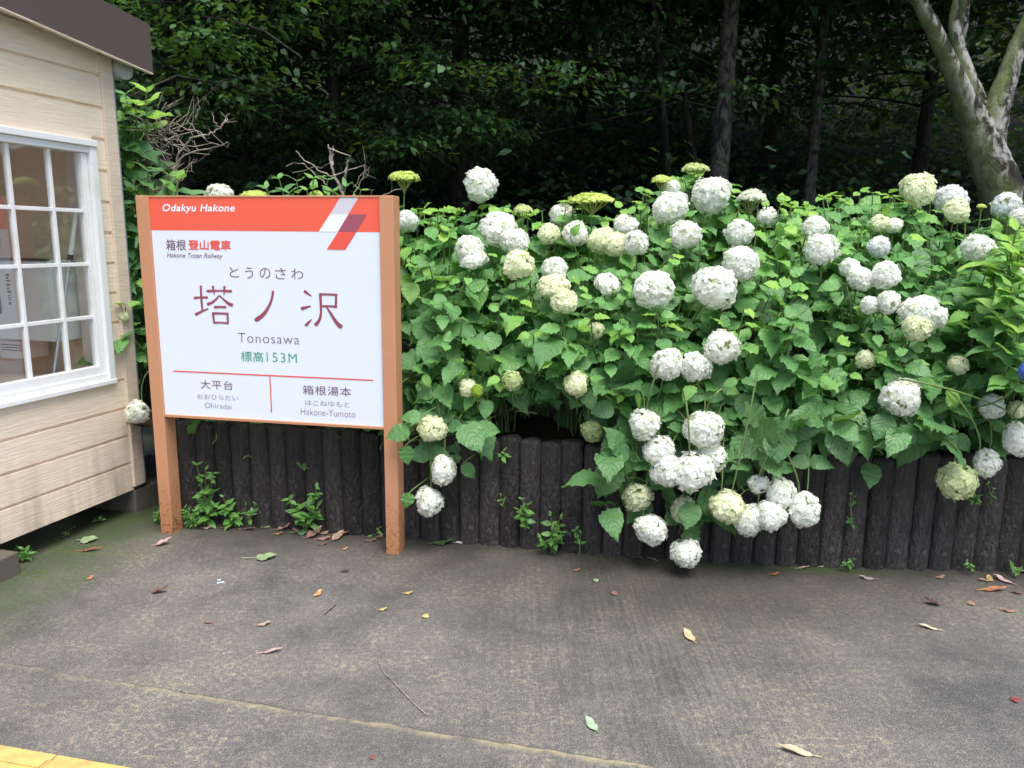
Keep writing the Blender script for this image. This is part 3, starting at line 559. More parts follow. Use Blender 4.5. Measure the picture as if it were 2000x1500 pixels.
class Leaves:
    def __init__(s): s.rows = []
    def add(s, pos, d, n, size, tone, force=False): s.rows.append((pos, d, n, size, tone, force))
    def build(s, mb, tpls, check=True):
        if not s.rows: return
        pos = np.array([r[0] for r in s.rows]); d = np.array([r[1] for r in s.rows]); n = np.array([r[2] for r in s.rows]); sz = np.array([r[3] for r in s.rows]); tn = np.array([r[4] for r in s.rows]); fo_ = np.array([r[5] for r in s.rows])
        keep = np.ones(len(pos), bool)
        if check:
            cen = pos+nrm(d)*sz[:, None]*.5; pp = proj(cen)
            for (fx, fy), r_, dep in zip(fl_px, fl_r, fl_dep):
                hit = (np.hypot(pp[:, 0]-fx, pp[:, 1]-fy) < r_*1.02+sz*180) & (cen[:, 1] < dep+.03)
                keep &= ~(hit & (rng.random(len(pos)) > (.14 if fy < 650 else .05)))
            keep &= ~((pp[:, 0] > 955) & (pp[:, 0] < 1165) & (pp[:, 1] > 775) & (pp[:, 1] < 870) & (cen[:, 1] < wall_y(cen[:, 0])+.38) & ~fo_)
            sgy = SP0[1]-(cen[:, 0]-SP0[0])*.19; keep &= ~((pp[:, 0] < 815) & (pp[:, 0] > 240) & (cen[:, 1] < sgy+.17) & ~fo_); keep &= ~((pp[:, 0] < 745) & (pp[:, 0] > 300) & (pp[:, 1] > 838) & ~fo_)
            keep |= fo_
        wh = rng.integers(0, len(tpls), len(pos))
        for q, t in enumerate(tpls):
            m_ = keep & (wh == q)
            mb.inst(t, frame(d[m_], n[m_])*sz[m_, None, None], pos[m_], np.clip(tn[m_], 0, 1))
def shoot(lv, stems, tip, tdir, base, pairs=4, lmax=.15, tone=.4, young=True, thin=.0032, bare=0.0, span=.36):
    tdir = nrm(tdir); mid = tip-tdir*span*.8
    P = bez(base, base+np.array([0, 0, .25])+rng.normal(size=3)*.04, mid, tip, 14); stems.append((P, thin))
    ref = nrm(rng.normal(size=3)); side = nrm(np.cross(tdir, ref)); side2 = np.cross(tdir, side)
    for j in range(pairs):
        f = j/max(1, pairs-1); pos = tip-tdir*(bare+span*.95*f**1.1)+rng.normal(size=3)*.004
        sz = lmax*(.42+.62*min(1, f*1.5+.0))*(1+.15*rng.normal()) if young else lmax*(1+.18*rng.normal())
        ax = side if j % 2 == 0 else side2
        for sg in (1, -1):
            d = ax*sg+tdir*(.55-.45*f)+UP*(.10-.35*f*rng.random())+OUT*.25+rng.normal(size=3)*.16
            pl = sz*.28; p1 = pos+nrm(d)*pl; 
            nn = UP*.75+OUT*.42+tdir*.35+rng.normal(size=3)*.25
            d2 = nrm(d)+UP*(-.25-.3*rng.random())
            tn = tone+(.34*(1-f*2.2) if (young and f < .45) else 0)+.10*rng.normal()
            lv.add(p1, d2, nn, abs(sz)+.012, tn); stems.append((np.array([pos, (pos+p1)/2+UP*.004, p1]), .0016))
def add_stems(mb, stems):
    for P, r_ in stems: mb.tube(P, np.linspace(r_*1.5, r_, len(P)) if len(P) > 4 else r_, 5, caps=False)
shrubs = []
for si, (lab, (x0, x1)) in enumerate(SHR):
    xm = (x0+min(x1, 2100))/2; bp = np.array([*AT(xm, 800, wy(xm)+.45)[:2], .5])
    t = thing('hydrangea_shrub', lab, 'hydrangea', tuple(bp), 'white hydrangeas planted behind the log wall'); shrubs.append((t, bp))
    lv = Leaves(); stems = []
    canes = np.array([[bp[0]+dx_, wall_y(bp[0]+dx_)+rng.uniform(.30, .75), .5] for dx_ in (-.42, -.2, -.05, .12, .3, .45)])
    def base_pt(tip): return canes[np.argsort(np.abs(canes[:, 0]-tip[0]))[rng.integers(0, 2)]]+rng.normal(size=3)*(.035, .035, 0)
    area = np.trapz(bot(np.arange(x0, x1))-top(np.arange(x0, x1)))
    nsh = int(area/ (1330 if si else 2200))
    for q in range(nsh):
        px = rng.uniform(x0, x1); tp, bt = top(px), bot(px); py = tp+4+(bt-tp-30)*rng.random()**.9
        if 650 < py < 845 and rng.random() < .42: continue
        deep = rng.random()**1.7*.5 if q % 3 else rng.random()*.95
        e = float(env(px, py))+deep*(1.0 if py < 650 else .6)+(.16 if si == 0 else 0)
        tip = AT(px, py, e)
        if tip[2] < .62 and tip[1] > wall_y(tip[0])-.02: tip[1] = wall_y(tip[0])-.07-.05*rng.random()
        lowf = np.clip((py-640)/220, 0, 1)
        td = UP*(.9-1.1*lowf)+OUT*(.45+.5*lowf)+rng.normal(size=3)*.28
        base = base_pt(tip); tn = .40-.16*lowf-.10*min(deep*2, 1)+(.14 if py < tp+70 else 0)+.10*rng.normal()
        if tip[2] < .75 and lowf > .5: base = np.array([tip[0]+rng.normal()*.08, wall_y(tip[0])+.2, .62])
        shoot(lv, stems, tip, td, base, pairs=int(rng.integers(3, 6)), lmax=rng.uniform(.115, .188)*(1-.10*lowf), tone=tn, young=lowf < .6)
    # sprigs that break the top outline
    for q in range(int((min(x1, 2100)-x0)/15) if si else 3):
        px = rng.uniform(max(x0, 560), x1); py = top(px)-rng.uniform(0, 16); tip = AT(px, py, float(env(px, py))+rng.random()*.35)
        shoot(lv, stems, tip, UP*1.2+OUT*.2+rng.normal(size=3)*.25, base_pt(tip), pairs=4, lmax=rng.uniform(.09, .145), tone=.55, span=.26)
    # flower heads and their stems
    for fi, (fx, fy, fw, fh, ck, ex) in enumerate(FL):
        if not (x0 <= fx < x1): continue
        e = float(env(fx, fy))+ex+(.05 if fx < 786 else 0); c = AT(fx, fy, e); cosv = float(nrm(c-EYEP)@_F); mpp = float((c-EYEP)@_F)/FPX
        dome = 'dome' in ck; hang = fy > 790
        axd = UP*.98+OUT*.06+rng.normal(size=3)*.07 if dome else (OUT*.8+UP*.1+rng.normal(size=3)*.25 if hang else UP*.75+OUT*.62+rng.normal(size=3)*.22)
        if ck == 'white' and fw > 85: axd = axd+np.array([-.5, 0, -.2])
        q = Vector(axd).to_track_quat('Z', 'Y'); o = bpy.data.objects.new('flower_head', (DOMES[fi % 2] if dome else HEADS[fi*4 % 9])); COL.objects.link(o); o.parent = t
        rw, rh = fw*mpp/2*1.04*cosv**.6, fh*mpp/2*1.04
        Sx = Matrix.Diagonal((rw, rw, rh*1.7 if dome else rh, 1)); rot = (q @ __import__('mathutils').Quaternion((0, 0, 1), rng.uniform(0, 6))).to_matrix().to_4x4()
        # width across the view and height up are set in world axes so a head keeps its outline from any side
        cz = c+(UP*rh*.25 if dome else 0)
        o.matrix_local = Matrix.Translation(Vector(cz-bp)) @ (rot @ Sx if dome else Sx @ rot)
        o.color = (*FCOL[ck], 1); 
        if ck in FLAB: o['label'] = FLAB[ck]
        n_ax = nrm(axd)
        if hang:
            top_pt = c+np.array([rng.normal()*.02, .03, rh*.8]); bs = np.array([c[0]+rng.normal()*.12, wall_y(c[0])+.18, .66+.1*rng.random()])
            P = bez(bs, bs+np.array([0, -.12, .16]), top_pt+np.array([0, -.02, .16]), top_pt, 12); stems.append((P, .0034))
            for j in range(2):
                pos = P[int(8-j*3)]
                for sg in ((1, -1) if fx > 300 else ()): lv.add(pos, np.array([sg*1.0, -.3, -.25])+rng.normal(size=3)*.25, OUT*.9+UP*.5+rng.normal(size=3)*.2, rng.uniform(.075, .12), .32+.1*rng.normal())
        else:
            bt_ = c-n_ax*rh*.85 if not dome else c-n_ax*rh*1.1
            bs = base_pt(c); drop = .28
            P = bez(bs, bs+UP*.3, bt_-nrm(UP*.9+n_ax*.3)*drop, bt_, 14); stems.append((P, .0034))
            ang = rng.uniform(0, 3)
            for j in range(2):
                pos = P[12-j*3]; pos = bt_+(P[9]-bt_)*(.35+.75*j)
                for sg in (1, -1):
                    aa = ang+j*1.57; d = np.array([sg*math.cos(aa), sg*math.sin(aa)*.8-.15, .05-.1*j]); lv.add(pos+nrm(d)*.02, d+rng.normal(size=3)*.1, UP+OUT*.3+rng.normal(size=3)*.15, rng.uniform(.075, .10)+.04*j, .45+.12*rng.normal())
    if si in (3, 4, 6):
        for ax_, ay_, bx_, by_ in {3: ((1290, 700, 1262, 800), (1335, 760, 1345, 905), (1410, 760, 1378, 806)), 4: ((1480, 720, 1430, 958), (1540, 800, 1482, 930), (1500, 830, 1560, 962)), 6: ((1850, 760, 1912, 880), (1830, 850, 1868, 905), (1760, 740, 1985, 826))}[si]:
            p0 = AT(ax_, ay_, float(env(ax_, ay_))-.03); p1 = AT(bx_, by_, float(env(bx_, by_))-.03); stems.append((bez(p0, p0+(p1-p0)*.4+OUT*.05+UP*.05, p1+UP*.06+OUT*.03, p1, 10), .0034))
    if si == 1:   # leaves that lap over the sign post
        for fx, fy, dx, dz, sz, tn in ((800, 838, -1, -.35, .125, .42), (792, 870, .1, -1, .10, .36), (822, 815, -.8, .1, .10, .38), (800, 962, -.3, -1, .085, .45), (905, 905, .6, -.8, .10, .3), (930, 835, .9, -.1, .12, .5)):
            p_ = AT(fx, fy, 3.44 if fx < 900 else 3.5); lv.add(p_, np.array([dx, -.1, dz]), OUT+UP*.35+rng.normal(size=3)*.1, sz, tn, True)
            stems.append((bez(p_, p_+np.array([.03, .02, .03]), p_+np.array([.06, .06, .03]), np.array([p_[0]+.1, wall_y(p_[0])+.05, p_[2]+.02]), 6), .0018))
    if si == 0: stems = [q for q in stems if not any(300 < a_ < 745 and b_ > 832 for a_, b_ in proj(q[0])) or q[0][:, 2].min() < .52]
    ml, ms = MB(), MB(); lv.build(ml, HYD); add_stems(ms, stems)
    for m_, nm, mk in ((ml, 'foliage', 'leaf'), (ms, 'stems', 'stem')):
        m_.v = [v-bp for v in m_.v]; m_.build(nm, mk, t)

# ------------------------------------------------------------------ shrubs with long leaves and dead twigs
def lance_plant(name, label, cat, tips, base, mk='lance', tpls=None, lmax=.15, tone=.45, group=None):
    t = thing(name, label, cat, tuple(base), group); lv = Leaves(); stems = []
    for (px, py, dep, dx, n_, tn) in tips:
        tip = AT(px, py, dep-(.22 if base[0] > 1.5 else 0)); td = nrm(UP+np.array([dx, -.25, 0])); side = nrm(np.cross(td, rng.normal(size=3))); s2 = np.cross(td, side)
        P = bez(base+rng.normal(size=3)*(.08, .08, 0), base+UP*.4+rng.normal(size=3)*.1, tip-td*.25, tip, 10); stems.append((P, .004))
        for j in range(n_):
            f = j/max(1, n_-1); pos = tip-td*(.20*f)
            for sg in (1, -1):
                d = (side if j % 2 == 0 else s2)*sg+td*(.75-.6*f)+rng.normal(size=3)*.14-UP*.12*f
                lv.add(pos, d, UP*.8+OUT*.4+rng.normal(size=3)*.2, lmax*(.5+.55*f)*(1+.15*rng.normal()), tn+.12-.2*f+.1*rng.normal())
    ml, ms = MB(), MB(); lv.build(ml, tpls or LAN, False); add_stems(ms, stems)
    for m_, nm, k_ in ((ml, 'foliage', mk), (ms, 'stems', 'stem')): m_.v = [v-base for v in m_.v]; m_.build(nm, k_, t)
    return t
bs = np.array([*AT(285, 600, 4.75)[:2], .5]); r2 = np.random.default_rng(3)
tips = [(285, 180, 4.6, .1, 4, 1.05), (245, 185, 4.6, -.1, 4, .6), (265, 205, 4.5, .2, 4, .55), (240, 232, 4.5, .1, 4, .65), (262, 262, 4.5, .3, 4, .55), (285, 250, 4.7, .3, 3, .5), (240, 292, 4.5, .2, 5, .5), (255, 330, 4.4, .1, 4, .45), (290, 335, 4.4, .3, 4, .5), (330, 342, 4.4, .2, 4, .7), (350, 352, 4.35, .4, 4, .65), (300, 372, 4.3, .2, 4, .5), (262, 372, 4.3, 0, 4, .5), (245, 410, 4.3, .1, 5, .4), (262, 450, 4.3, .1, 5, .45), (240, 500, 4.25, .2, 4, .35), (262, 540, 4.25, .1, 4, .35), (248, 580, 4.2, .1, 4, .5)]
tips += [(r2.uniform(228, 330), r2.uniform(330, 640), r2.uniform(4.5, 5.1), r2.normal()*.3, 5, .3) for _ in range(26)]
lance_plant('broadleaf_shrub', 'leafy shrub with long pointed leaves growing between the building corner and the sign', 'shrub', tips, bs, lmax=.20)
bs = np.array([*AT(620, 600, 4.7)[:2], .5])
tips = [(545, 350, 4.45, -.2, 4, .65), (580, 355, 4.5, 0, 4, .6), (520, 368, 4.4, -.4, 3, .55), (612, 348, 4.5, .2, 4, .7), (640, 352, 4.5, .3, 4, .6), (675, 365, 4.45, .4, 4, .55), (705, 372, 4.45, .4, 3, .6), (600, 372, 4.4, 0, 4, .6), (650, 375, 4.4, 0, 4, .5), (565, 378, 4.4, 0, 4, .5)]
lance_plant('broadleaf_shrub', 'shrub whose pointed leaves show just above the top rail of the sign', 'shrub', tips, bs, lmax=.14)
bs = np.array([*AT(2010, 800, 3.75)[:2], .5])
tips = [(1985, 450, 3.5, 0, 5, .95), (2010, 470, 3.5, .2, 5, .9), (1965, 470, 3.6, -.3, 4, .8), (1990, 500, 3.45, 0, 5, .85), (2030, 520, 3.45, 0, 5, .9), (1975, 560, 3.4, -.2, 5, .7), (2005, 600, 3.35, 0, 5, .8), (1960, 620, 3.4, -.3, 4, .6), (1990, 650, 3.3, 0, 5, .7), (2030, 690, 3.3, 0, 5, .6), (1940, 520, 3.6, -.2, 4, .7), (1995, 540, 3.4, 0, 4, .9), (2060, 450, 3.5, 0, 5, .8), (2080, 560, 3.5, 0, 5, .8)]
lance_plant('broadleaf_shrub', 'bright yellow-green long-leaved shrub at the right edge beside the blue flower', 'shrub', tips, bs, lmax=.17, tone=.8)

def dead_branch(mb, pts, r0, dep, tw=0, seed=0):
    r_ = np.random.default_rng(seed); r0 = r0*.62; P = np.array([AT(x, y, dep+dz) for x, y, dz in pts]); t = np.linspace(0, len(P)-1, (len(P)-1)*5+1)
    Q = np.stack([np.interp(t, np.arange(len(P)), P[:, c_]) for c_ in range(3)], -1)
    for _ in range(2): Q[1:-1] = .25*Q[:-2]+.5*Q[1:-1]+.25*Q[2:]
    Q[1:-1] += r_.normal(size=Q[1:-1].shape)*.004; mb.tube(Q, np.linspace(r0, r0*.45, len(Q)), 6)
    for q in range(tw):
        i = int(r_.integers(1, len(Q)-1)); d = nrm(r_.normal(size=3)+UP*.3); l_ = r_.uniform(.05, .16)
        mb.tube([Q[i], Q[i]+d*l_*.5+r_.normal(size=3)*.012, Q[i]+d*l_+UP*.02+r_.normal(size=3)*.02], [r0*.45, r0*.35, r0*.2], 5)
mb = MB(); q = [(330, 350, 0), (300, 345, 0)]
for sd_, (pts, r0, tw) in enumerate([([(335, 345, 0), (350, 300, 0), (372, 268, -.05), (405, 265, -.05), (432, 250, 0), (448, 222, 0)], .010, 5), ([(335, 330, 0), (362, 300, 0), (400, 292, .05), (430, 285, 0), (445, 278, 0)], .008, 4), ([(280, 330, .1), (300, 275, .1), (335, 258, .05), (370, 253, 0), (395, 262, 0)], .009, 6),
    ([(432, 252, 0), (418, 238, 0), (413, 220, 0)], .005, 0), ([(388, 262, 0), (375, 245, 0), (366, 235, 0)], .005, 1), ([(383, 232, .1), (390, 205, .1), (385, 190, .1)], .005, 0), ([(265, 320, .1), (300, 268, .15), (325, 200, .2)], .007, 3), ([(330, 350, 0), (360, 330, 0), (385, 310, 0)], .006, 3), ([(270, 370, .1), (290, 310, .1), (320, 290, .1), (345, 262, .1)], .008, 6), ([(310, 385, 0), (330, 355, 0), (360, 345, 0), (380, 310, 0)], .006, 4), ([(270, 300, .2), (300, 240, .2), (340, 200, .2)], .006, 3)]):
    dead_branch(mb, pts, r0, 4.55, tw, sd_)
for q in range(90):
    a_ = AT(rng.uniform(262, 350), rng.uniform(235, 385), rng.uniform(4.5, 4.95)); d = nrm(rng.normal(size=3)*(1, .6, .8)); l_ = rng.uniform(.08, .26); mb.tube([a_, a_+d*l_*.5+rng.normal(size=3)*.02, a_+d*l_], [.003, .0026, .0015], 4)
bs = np.array([*AT(310, 600, 4.75)[:2], .5])
for q in range(5): e_ = AT(290+q*14, 350, 4.6+.05*q); mb.tube(bez(bs+rng.normal(size=3)*(.06, .06, 0), bs+UP*.5, e_-UP*.2, e_, 8), np.linspace(.012, .007, 8), 6)
mb.v = [v-bs for v in mb.v]; o = mb.build('dead_shrub', 'dead'); o.location = bs; tag(o, 'tangled dead grey twigs of a leafless shrub beyond the left sign post', 'dead shrub')
mb = MB()
for sd_, (pts, r0, tw) in enumerate([([(672, 385, 0), (655, 345, 0), (645, 310, 0), (641, 282, 0)], .016, 1), ([(648, 330, 0), (650, 300, 0), (651, 285, 0)], .012, 0), ([(668, 372, 0), (674, 340, -.05), (681, 312, -.05)], .014, 1), ([(655, 350, 0), (625, 335, 0), (602, 316, 0), (578, 295, 0)], .009, 2), ([(640, 365, 0), (615, 340, 0), (590, 318, 0)], .007, 2), ([(645, 345, 0), (690, 330, 0), (720, 322, 0), (690, 365, 0)], .006, 2), ([(690, 385, 0), (705, 350, 0), (722, 325, 0)], .006, 2), ([(735, 392, .1), (722, 380, .1), (730, 370, .1)], .005, 0), ([(740, 385, .2), (770, 372, .2), (790, 365, .2)], .005, 1)]):
    dead_branch(mb, pts, r0, 4.75, tw, 50+sd_)
bs = np.array([*AT(672, 600, 4.8)[:2], .5]); e_ = AT(672, 385, 4.75); mb.tube(bez(bs, bs+UP*.3, e_-UP*.2, e_, 8), np.linspace(.022, .016, 8), 7)
mb.v = [v-bs for v in mb.v]; o = mb.build('dead_shrub', 'dead'); o.location = bs; tag(o, 'pruned dead branch stubs sticking up above the middle of the sign', 'dead shrub')

# ------------------------------------------------------------------ forest behind
def tree(label, path, radii, mk, crown=None, limbs=(), seed=0, group='forest trees behind the hydrangeas', cat='tree', tone=.45):
    """path: points of the main trunk from the ground up; limbs: list of (points, radii)"""
    r_ = np.random.default_rng(seed); path = [np.array(p, float) for p in path]; b = path[0].copy()
    t = thing('forest_tree', label, cat, tuple(b), group)
    def smooth(pts, rad, k_=6):
        P = np.array(pts); tt = np.linspace(0, len(P)-1, (len(P)-1)*k_+1); Q = np.stack([np.interp(tt, np.arange(len(P)), P[:, c_]) for c_ in range(3)], -1); rr = np.interp(tt, np.arange(len(P)), rad)
        for _ in range(3): Q[1:-1] = .25*Q[:-2]+.5*Q[1:-1]+.25*Q[2:]; rr[1:-1] = .25*rr[:-2]+.5*rr[1:-1]+.25*rr[2:]
        return Q, rr
    mb = MB(); Q, rr = smooth(path, radii); mb.tube(Q, rr, 16, .035, seed=seed)
    for li, (p_, r__) in enumerate(limbs): A_, B__ = smooth([np.array(x, float) for x in p_], r__); mb.tube(A_, B__, 12, .04, seed=seed+li+1)
    top_ = Q[-1]; ml = MB(); nl = 0
    if crown:
        z0, z1, reach, nb, leaf, per = crown; sp, sd, sn, ss, st_ = [], [], [], [], []
        for q in range(nb):
            h_ = r_.uniform(z0, z1); pos = np.array([np.interp(h_, Q[:, 2], Q[:, 0]), np.interp(h_, Q[:, 2], Q[:, 1]), h_]); az = r_.uniform(0, 2*math.pi); L = reach*(.45+.6*r_.random())*(1-.45*max(0, (h_-z0)/(z1-z0+.01)-.4))
            dr = np.array([math.cos(az), math.sin(az), .12+.25*r_.random()]); tt = np.linspace(0, 1, 6)[:, None]; Bq = pos+dr*L*tt-UP*L*.34*tt**2.2+np.cumsum(r_.normal(size=(6, 3))*.05, 0)*tt
            mb.tube(Bq, np.linspace(.019, .005, 6), 5, caps=False)
            for c_ in range(5):
                f = r_.uniform(.3, 1.05); ctr = pos+dr*L*f-UP*L*.34*f**2.2+r_.normal(size=3)*(.38, .38, .10)*L*.32
                n_ = per; a_ = r_.uniform(0, 6.3, n_); rad = np.sqrt(r_.random(n_))*r_.uniform(.28, .52)
                off = np.stack([rad*np.cos(a_), rad*np.sin(a_), r_.normal(size=n_)*.05-.18*rad**1.5], -1)
                sp.append(ctr+off); dd_ = nrm(np.stack([np.cos(a_), np.sin(a_), -.35+0*a_], -1)+r_.normal(size=(n_, 3))*.45); sd.append(dd_); sn.append(UP+r_.normal(size=(n_, 3))*.38); ss.append(leaf*(1+.25*r_.normal(size=n_))); st_.append(np.clip(tone+r_.normal()*.14+r_.normal(size=n_)*.12, 0, 1))
        n_ = 3600; h_ = r_.uniform(4.9, z1+1.2, n_); a_ = r_.uniform(0, 6.3, n_); rad = reach*1.25*np.sqrt(r_.random(n_))     # closed upper canopy, mostly out of frame, added to darken the forest
        sp.append(np.stack([np.interp(h_, Q[:, 2], Q[:, 0])+rad*np.cos(a_), np.interp(h_, Q[:, 2], Q[:, 1])+rad*np.sin(a_), h_-.12*rad**1.5], -1)); sd.append(nrm(np.stack([np.cos(a_), np.sin(a_), -.3+0*a_], -1)+r_.normal(size=(n_, 3))*.5)); sn.append(UP+r_.normal(size=(n_, 3))*.4); ss.append(np.full(n_, .21)); st_.append(np.clip(tone+.12*r_.normal(size=n_), 0, 1))
        sp, sd, sn, ss, st_ = [np.concatenate(x) for x in (sp, sd, sn, ss, st_)]
        # nothing grows through the building's roof or over the platform
        kp = sp[:, 1] > 5.7+.5*(sp[:, 2] > 4.6); kp &= ~((sp[:, 0] < -1.4) & (sp[:, 1] < 6.0) & (sp[:, 2] < 3.1)); sp, sd, sn, ss, st_ = sp[kp], sd[kp], sn[kp], ss[kp], st_[kp]
        ml.inst(TRE[0], frame(sd, sn)*np.abs(ss)[:, None, None], sp, st_); ml.v = [v-b for v in ml.v]; ml.build('crown', 'tree_leaf', t)
    mb.v = [v-b for v in mb.v]; mb.build('trunk', mk, t)
    return t
def pts(dep, *pp): return [AT(x, y, dep+(z or 0)) for x, y, z in pp]
def ground_at(p): q = np.array(p, float); q[2] = hill_z(q[0], q[1]) if q[1] > 5.7 else .5; return q
def up_to(p, lean, z): p = np.array(p); return p+np.array([lean, 0, z-p[2]])
# the pale forked tree on the right
D = 5.3; g0 = ground_at(AT(2000, 470, D)+np.array([.12, 0, 0]))
la = pts(D, (1990, 470, 0), (1960, 385, 0), (1928, 300, 0), (1902, 235, 0), (1872, 165, -.05), (1845, 105, -.1), (1820, 50, -.15), (1792, 0, -.2)); la += [la[-1]+np.array([-.35, -.2, .9])]; la += [la[-1]+np.array([-.2, .1, 1.2])]
lb = pts(D, (1915, 265, .05), (1912, 205, .1), (1888, 150, .15), (1872, 95, .2), (1862, 45, .2), (1876, -25, .2)); lb.append(lb[-1]+np.array([.1, .2, 1.4]))
ld = pts(D, (1872, 95, .2), (1880, 60, .2), (1884, 0, .15), (1890, -40, .1)); ld.append(ld[-1]+np.array([.2, -.1, 1.0]))
lc = pts(D, (1938, 320, 0), (1936, 260, .03), (1950, 200, .05), (1970, 145, .08), (1988, 85, .1), (2020, 20, .1)); lc.append(lc[-1]+np.array([.3, .1, 1.2]))
tree('forked tree with pale mottled bark on the right above the hydrangeas', [g0]+la, [.21, .165, .14, .118, .088, .062, .050, .046, .042, .036, .024], 'bark_pale', None, [(lb, [.05, .062, .056, .045, .036, .032, .02]), (ld, [.02, .034, .032, .03, .02]), (lc, [.08, .092, .078, .063, .053, .045, .03])], 11, cat='tree')
def straight(label, px, py0, wpx, dep, mk, lean=0, zt=9, crown=(3.2, 8.5, 3.2, 34, .10, 34), limbs=(), seed=0, tone=.45, group='forest trees behind the hydrangeas'):
    p = AT(px, py0, dep); r = wpx/2/FPX*dep; b = ground_at(p-np.array([lean*(p[2]-.5)/6, 0, 0])); b[0] = p[0]-lean*(p[2]-b[2])/7
    return tree(label, [b-UP*.1, p, up_to(p, lean*(4-p[2])/7, 4), up_to(p, lean, zt)], [r*1.35, r, r*.85, r*.4], mk, crown, limbs, seed, group, 'tree', tone)
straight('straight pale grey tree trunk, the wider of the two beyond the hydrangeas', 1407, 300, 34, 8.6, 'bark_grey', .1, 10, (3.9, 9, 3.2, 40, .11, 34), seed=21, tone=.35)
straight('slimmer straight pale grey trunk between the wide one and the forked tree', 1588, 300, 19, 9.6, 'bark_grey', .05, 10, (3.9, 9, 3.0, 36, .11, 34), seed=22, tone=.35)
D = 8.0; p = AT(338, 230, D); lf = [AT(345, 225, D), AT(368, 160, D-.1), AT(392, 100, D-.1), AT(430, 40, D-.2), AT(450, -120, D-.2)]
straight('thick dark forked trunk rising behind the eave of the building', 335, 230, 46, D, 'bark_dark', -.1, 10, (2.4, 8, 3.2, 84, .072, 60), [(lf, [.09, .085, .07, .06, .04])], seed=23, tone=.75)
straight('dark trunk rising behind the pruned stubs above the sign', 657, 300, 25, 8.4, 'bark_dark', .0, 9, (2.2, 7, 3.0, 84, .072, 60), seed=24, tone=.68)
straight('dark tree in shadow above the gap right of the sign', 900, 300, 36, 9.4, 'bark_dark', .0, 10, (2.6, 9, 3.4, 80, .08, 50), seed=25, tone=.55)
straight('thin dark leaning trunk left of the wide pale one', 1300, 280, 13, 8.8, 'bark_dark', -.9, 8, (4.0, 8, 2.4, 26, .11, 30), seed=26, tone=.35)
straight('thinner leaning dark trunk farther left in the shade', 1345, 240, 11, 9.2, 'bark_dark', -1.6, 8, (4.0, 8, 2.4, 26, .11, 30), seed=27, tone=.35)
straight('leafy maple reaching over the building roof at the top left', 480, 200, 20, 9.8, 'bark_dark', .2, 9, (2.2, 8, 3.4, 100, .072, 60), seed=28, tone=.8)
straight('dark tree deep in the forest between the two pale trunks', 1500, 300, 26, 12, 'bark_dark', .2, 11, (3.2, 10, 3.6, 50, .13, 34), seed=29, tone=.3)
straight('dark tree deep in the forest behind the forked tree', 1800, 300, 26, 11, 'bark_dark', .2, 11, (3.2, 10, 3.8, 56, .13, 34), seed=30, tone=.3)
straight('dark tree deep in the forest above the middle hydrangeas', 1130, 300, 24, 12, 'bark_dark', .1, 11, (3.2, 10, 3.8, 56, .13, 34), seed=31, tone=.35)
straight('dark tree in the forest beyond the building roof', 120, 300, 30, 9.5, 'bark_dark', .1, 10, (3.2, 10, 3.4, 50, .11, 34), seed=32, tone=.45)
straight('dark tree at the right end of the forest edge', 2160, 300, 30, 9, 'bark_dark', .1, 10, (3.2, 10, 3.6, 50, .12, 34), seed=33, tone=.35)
# undergrowth on the slope: one leafy mass
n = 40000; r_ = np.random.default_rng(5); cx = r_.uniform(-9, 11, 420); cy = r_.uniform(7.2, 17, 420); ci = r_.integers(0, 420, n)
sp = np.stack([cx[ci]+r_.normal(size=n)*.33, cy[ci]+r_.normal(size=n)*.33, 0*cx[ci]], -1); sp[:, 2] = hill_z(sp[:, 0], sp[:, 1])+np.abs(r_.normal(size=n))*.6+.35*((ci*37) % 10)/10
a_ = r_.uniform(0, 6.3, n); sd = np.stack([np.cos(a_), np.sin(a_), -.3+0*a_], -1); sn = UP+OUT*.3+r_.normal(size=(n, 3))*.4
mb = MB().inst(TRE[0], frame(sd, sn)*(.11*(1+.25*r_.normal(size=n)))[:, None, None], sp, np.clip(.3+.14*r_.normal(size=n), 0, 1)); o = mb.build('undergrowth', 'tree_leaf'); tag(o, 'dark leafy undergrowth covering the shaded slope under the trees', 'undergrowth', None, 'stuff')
c0, c1 = AT(560, 320, 9), AT(1360, 190, 8.3); tt = np.linspace(0, 1, 24)[:, None]; P = c0+(c1-c0)*tt-UP*.12*4*tt*(1-tt)
P = np.vstack([[AT(300, 350, 9.3)], P, [AT(1407, 176, 8.45)]])
tag(MB().tube(P, .0032, 5).build('cable', 'bark_grey'), 'thin pale cable strung between trees across the dark forest', 'cable')

